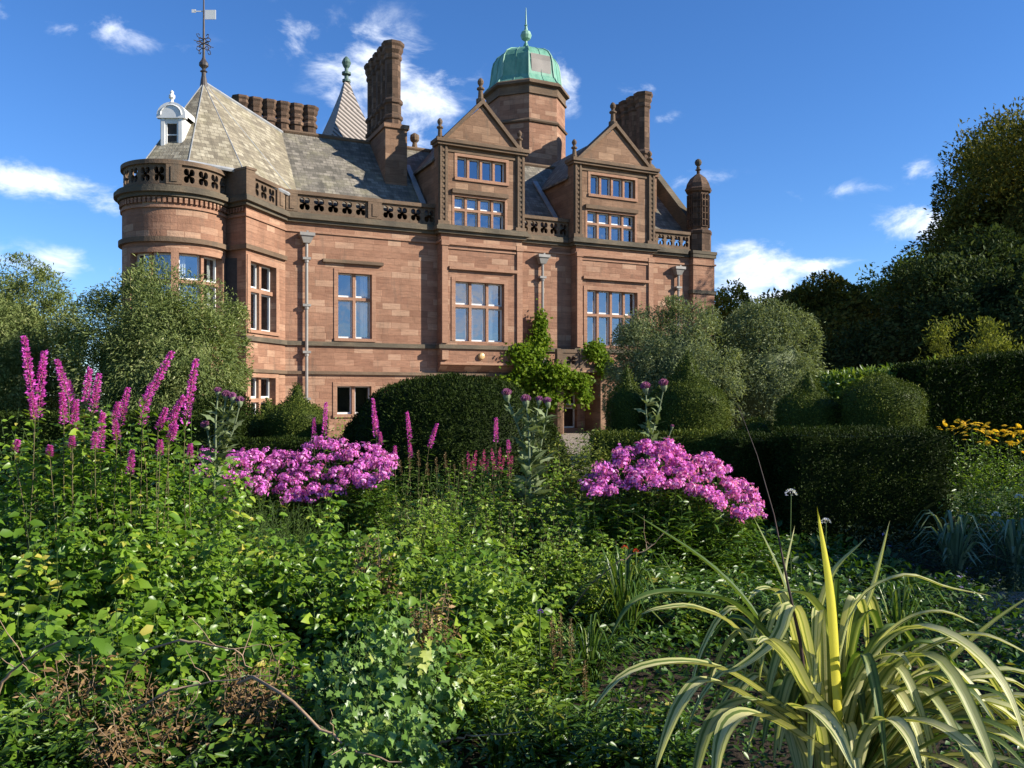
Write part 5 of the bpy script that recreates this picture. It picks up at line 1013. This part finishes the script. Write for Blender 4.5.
def agap(label, px, py, Y, seed, s=1, mat='pale'):
    g = np.random.default_rng(seed); h = at(px, py, Y); t = thing('umbel_flower', label, 'flower', (h[0], h[1], 0), group='pale round flower heads on thin stalks'); tubes('stem', [arcpath((0, 0, 0), (0, 0, h[2]), 0, 5, .004, g)], [.004], M['stemg'], t, 5)
    n = 60; d = rdir(n, g); d[:, 2] = np.abs(d[:, 2]) - .2; p = d * .035 * s + [0, 0, h[2]]; leaves('flower_head', L[mat], t, p, d, rdir(n, g), .018 * s, .5)
agap('pale blue agapanthus head against the dark hedge', 791, 494, 6.5, 1); agap('smaller pale agapanthus head lower against the dark hedge', 826, 522, 6.5, 2, .8); agap('small mauve flower below the yellow daisies', 1019, 497, 7.2, 3, .7); agap('small pale flower among the blue-green agapanthus leaves', 996, 515, 7.0, 4, .7)
agap('small violet flower between yellow-green bush and herbs', 540, 612, 4.1, 5, .35, 'violet')
agap('red flower standing above the strap-leaved clump', 625, 548, 5.2, 6, .45, 'red'); agap('red flower right of the other red one', 636, 551, 5.2, 7, .4, 'red')

# lime-green vine on the wall and porch (mansion frame turned into world coordinates)
MT = np.array([[cos(TH), -sin(TH), 0], [sin(TH), cos(TH), 0], [0, 0, 1]]); MO = np.array([-6.09, 32, 0])
g = np.random.default_rng(77); t = thing('wall_vine', 'lime-green vine climbing the downpipe and porch between the two bays', 'climbing plant', (0, 0, 0)); cl = []
for (s, y, z, rs, ry, rz, n) in [(7.95, -.4, 4.6, .26, .16, .55, 900), (7.9, -.35, 3.9, .4, .25, .5, 1200), (7.2, -.6, 3.3, .7, .25, .45, 1800), (7.6, -.7, 2.6, .9, .35, .5, 2600), (6.8, -.5, 2.1, .7, .3, .4, 1600), (8.3, -1.4, 2.5, .5, .25, .4, 1500), (9.2, -1.5, 2.2, .45, .2, .35, 900), (10.0, -1.4, 3.5, .45, .25, .35, 1400), (10.4, -1.45, 2.9, .35, .25, .4, 900), (9.4, -1.5, 1.6, .3, .2, .4, 400), (8.1, -1.0, 1.6, .7, .4, .6, 1500), (7.2, -.4, .8, .8, .4, .9, 2000)]:
    cl.append(np.array([s, y, z]) + g.normal(size=(n, 3)) * np.array([rs, ry, rz]) * .5)
P = np.vstack(cl); n = len(P); D = nrm(g.normal(size=(n, 3)) * [1, .6, .5] + [0, -.5, -.5]); leaves('foliage', L['vine'], t, P @ MT.T + MO, D @ MT.T, nrm(np.array([0, -.8, .5]) + g.normal(0, .5, (n, 3))) @ MT.T, .15 * g.uniform(.5, 1.2, n), .8, 'lobed', .5 + g.normal(0, .22, n))
tubes('stems', [np.array([(8, -.28, 0), (8.05, -.3, 2), (7.95, -.3, 4.8)]) @ MT.T + MO, np.array([(8, -.28, .5), (8.3, -1.4, 2.2), (10, -1.45, 3.4)]) @ MT.T + MO, np.array([(8, -.28, .5), (7.4, -.5, 2.2), (6.9, -.5, 3.2)]) @ MT.T + MO], [.03, .02, .02], M['bark'], t, 6)
bush('light green shrub at the wall between beehive topiary and dome hedge', 345, 415, 15, .8, L['rose'], 301, name='wall_shrub', group=None, stems=60, per=30, ls=.07, lw=.5, tmpl='kite')
bush('dark leafy clump filling the gap between dome hedge and low hedge', 574, 424, 11.4, .55, L['topi'], 304, name='leafy_clump', group=None, stems=70, per=40, ls=.07, lw=.45, tmpl='kite')
bush('shrub at the foot of the porch right of the dome hedge', 600, 425, 15, .7, L['rosem'], 302, name='wall_shrub', group=None, stems=60, per=30, ls=.07, lw=.4, tmpl='kite')
tree('wall_shrub', 'dark rounded shrub behind the silver-green tree, at the foot of the canted bay', 'shrub', G0(222, 15.2), .75, (.75, .6, .85), L['yew'], 9000, 120, .15, .06, .45, 303, .1, .15, .4, .75, trunk=.05)

# --- the big yellow-striped strap-leaved plant, each leaf its own mesh
def stripe():
    m, t, b = newmat('striped_flax_leaf', .5, .3); tc = N(t, 'ShaderNodeTexCoord'); s = N(t, 'ShaderNodeSeparateXYZ'); t.links.new(tc.outputs['UV'], s.inputs[0])
    oi = N(t, 'ShaderNodeObjectInfo'); n = noise(t, tc.outputs['UV'], 14, 3, .6, (1, .03, 1))
    a = N(t, 'ShaderNodeMath', operation='MULTIPLY_ADD'); t.links.new(n, a.inputs[0]); a.inputs[1].default_value = .20; t.links.new(s.outputs[0], a.inputs[2])
    c = ramp(t, a.outputs[0], [(.07, (.07, .11, .02)), (.12, (.09, .14, .03)), (.17, (.50, .48, .22)), (.42, (.60, .57, .30)), (.48, (.30, .33, .11)), (.52, (.26, .30, .09)), (.57, (.60, .57, .29)), (.82, (.52, .50, .22)), (.87, (.11, .16, .035)), (.95, (.09, .13, .03)), (1, (.42, .42, .16))])
    c2 = ramp(t, a.outputs[0], [(.1, (.05, .09, .02)), (.3, (.12, .18, .05)), (.45, (.05, .09, .02)), (.7, (.26, .30, .10)), (.9, (.06, .11, .02))])
    r = N(t, 'ShaderNodeMapRange'); t.links.new(oi.outputs['Random'], r.inputs[0]); r.inputs[1].default_value = .50; r.inputs[2].default_value = .8
    cc = mix(t, r.outputs[0], c, c2); t.links.new(cc, b.inputs['Base Color']); bump(t, b, n, .25, .004)
    tr = N(t, 'ShaderNodeBsdfTranslucent'); t.links.new(mix(t, 1., cc, (1.4, 1.4, .55), 'MULTIPLY'), tr.inputs['Color']); ms = N(t, 'ShaderNodeMixShader'); ms.inputs[0].default_value = .3
    o = t.nodes['Material Output']; t.links.new(b.outputs[0], ms.inputs[1]); t.links.new(tr.outputs[0], ms.inputs[2]); t.links.new(ms.outputs[0], o.inputs[0]); return m
M['stripe'] = stripe(); L['goldleaf'] = leafmat('golden_leaf', [(0, (.62, .56, .06)), (1, (.70, .62, .08))], .35, .35, .5)
fb = np.array([1.12, 2.95, 0]); flax = thing('striped_flax', 'large clump of arching yellow-striped sword leaves at the lower right', 'plant', tuple(fb))
# (w, [(px, py, Y)...]) from just above the base to the tip
FL = [(.042, [(800, 720, 2.9), (772, 660, 2.9), (752, 612, 2.95), (705, 562, 3.0), (632, 512, 3.05)]),
 (.038, [(815, 720, 2.85), (775, 650, 2.75), (735, 606, 2.7), (702, 596, 2.65), (660, 594, 2.6), (630, 606, 2.55), (608, 642, 2.5)]),
 (.040, [(810, 740, 2.8), (770, 700, 2.7), (722, 670, 2.6), (672, 664, 2.5), (625, 676, 2.45), (590, 712, 2.4)]),
 (.040, [(800, 745, 2.75), (750, 700, 2.6), (706, 682, 2.5), (684, 702, 2.45), (668, 735, 2.4), (654, 775, 2.38)]),
 (.036, [(820, 750, 2.8), (770, 706, 2.6), (735, 705, 2.5), (712, 725, 2.45), (698, 768, 2.4), (694, 800, 2.38)]),
 (.050, [(830, 770, 2.7), (795, 735, 2.55), (757, 716, 2.45), (733, 722, 2.4), (720, 750, 2.35), (714, 800, 2.3)]),
 (.046, [(840, 760, 2.7), (826, 722, 2.6), (797, 709, 2.5), (815, 712, 2.4), (838, 735, 2.3), (856, 775, 2.25)]),
 (.044, [(845, 760, 2.8), (860, 690, 2.75), (885, 645, 2.7), (918, 628, 2.6), (955, 640, 2.5), (990, 670, 2.4), (1012, 705, 2.35), (1030, 760, 2.3)]),
 (.026, [(835, 740, 2.9), (842, 650, 2.9), (862, 598, 2.9), (905, 576, 2.85), (948, 588, 2.85), (992, 596, 2.8)]),
 (.034, [(860, 760, 2.9), (905, 700, 2.9), (950, 662, 2.85), (995, 622, 2.8), (1040, 590, 2.75)]),
 (.034, [(870, 750, 2.9), (900, 670, 2.9), (945, 642, 2.8), (985, 636, 2.7), (1040, 660, 2.6)]),
 (.026, [(822, 740, 3.0), (806, 660, 3.0), (782, 580, 3.05), (752, 514, 3.1)]), (.022, [(812, 730, 3.1), (800, 660, 3.1), (785, 590, 3.1), (795, 525, 3.1)]),
 (.028, [(825, 740, 3.0), (815, 660, 3.0), (830, 580, 3.05), (866, 538, 3.1)]), (.020, [(850, 740, 3.1), (852, 650, 3.1), (874, 585, 3.15), (890, 520, 3.2)]),
 (.042, [(850, 770, 2.7), (880, 730, 2.6), (915, 722, 2.5), (950, 735, 2.4), (985, 768, 2.3), (1000, 800, 2.25)]),
 (.034, [(860, 760, 2.8), (890, 700, 2.75), (930, 676, 2.65), (968, 690, 2.55), (994, 722, 2.5)]),
 (.040, [(855, 780, 2.6), (868, 735, 2.5), (888, 720, 2.4), (908, 738, 2.3), (922, 775, 2.25)]),
 (.034, [(815, 740, 2.9), (795, 640, 2.85), (780, 596, 2.8), (762, 590, 2.75), (748, 600, 2.7)]), (.038, [(820, 740, 2.8), (805, 640, 2.7), (792, 606, 2.65), (778, 640, 2.55), (738, 670, 2.5), (716, 672, 2.5)]),
 (.036, [(830, 740, 2.9), (830, 640, 2.9), (810, 600, 2.8), (790, 592, 2.75), (770, 596, 2.7)]), (.036, [(800, 750, 2.9), (745, 640, 2.9), (700, 610, 2.85), (660, 610, 2.8), (640, 615, 2.8)]),
 (.030, [(870, 770, 2.7), (930, 700, 2.6), (985, 690, 2.5), (1030, 720, 2.4)]), (.034, [(870, 790, 2.6), (940, 740, 2.5), (990, 738, 2.4), (1030, 770, 2.3)]),
 (.030, [(840, 740, 2.95), (870, 660, 2.95), (900, 625, 2.9), (940, 612, 2.85), (985, 628, 2.8)]), (.034, [(835, 745, 2.75), (865, 672, 2.65), (895, 655, 2.6), (912, 668, 2.55)]),
 (.034, [(822, 745, 2.6), (798, 680, 2.5), (770, 645, 2.45), (745, 640, 2.4)]), (.040, [(836, 740, 2.65), (806, 690, 2.5), (790, 660, 2.4), (770, 640, 2.35), (756, 645, 2.3)])]
def flaxleaf(w, pts, mat, name='leaf', **k):
    p = np.array(pts) - fb; root = np.array([p[0][0] * .25, p[0][1] * .25 + .02, 0]); V, T, uv = ribbon(np.vstack([root, p]), w, 22, .24, **k); return npmesh(name, V, T, mat, flax, rnd=np.full(len(T), .5), smooth=True, uv=uv)
for w_, pt in FL: flaxleaf(w_ * 1.25, [at(*q) for q in pt], M['stripe'])
gl_ = flaxleaf(.044, [at(840, 735, 2.7), at(838, 670, 2.7), at(832, 590, 2.7), at(817, 506, 2.68)], L['goldleaf'], tw=1.2); gl_['label'] = 'plain golden yellow upright leaf'
g = np.random.default_rng(8)
for k in range(70):
    side = k % 5; a = g.uniform(0, 2 * pi) if side > 2 else (g.normal(-.25, .55) if side < 2 else pi + g.normal(.25, .55))
    c, s = cos(a), sin(a); l = g.uniform(.6, 1.06); o_ = g.uniform(.10, .42) if side > 1 else g.uniform(.35, .95); H = l * (1.0 - .28 * o_); q = .09 * math.sqrt(g.random())
    flaxleaf(g.uniform(.036, .056), [fb + [c * q + c * .10 * o_, s * q + s * .10 * o_, H * .35], fb + [c * (q + .36 * o_), s * (q + .36 * o_), H * .76], fb + [c * (q + .70 * o_), s * (q + .70 * o_), H * (.95 - .10 * o_)], fb + [c * (q + 1.0 * o_), s * (q + 1.0 * o_), H * (.92 - .42 * o_)], fb + [c * (q + 1.2 * o_), s * (q + 1.2 * o_), H * (.80 - .75 * o_)]], M['stripe'])
st_ = [at(812, 760, 2.75), at(806, 690, 2.7), at(800, 640, 2.7), at(789, 590, 2.7), at(774, 515, 2.72), at(757, 455, 2.75), at(738, 405, 2.8)]
tubes('flower_stalk', [np.array([q - fb for q in [fb + [-.05, 0, 0]] + st_])], [np.array([.009, .007, .0065, .006, .0045, .0022, .0012, .0006])], M['darkstem'], flax, 6)
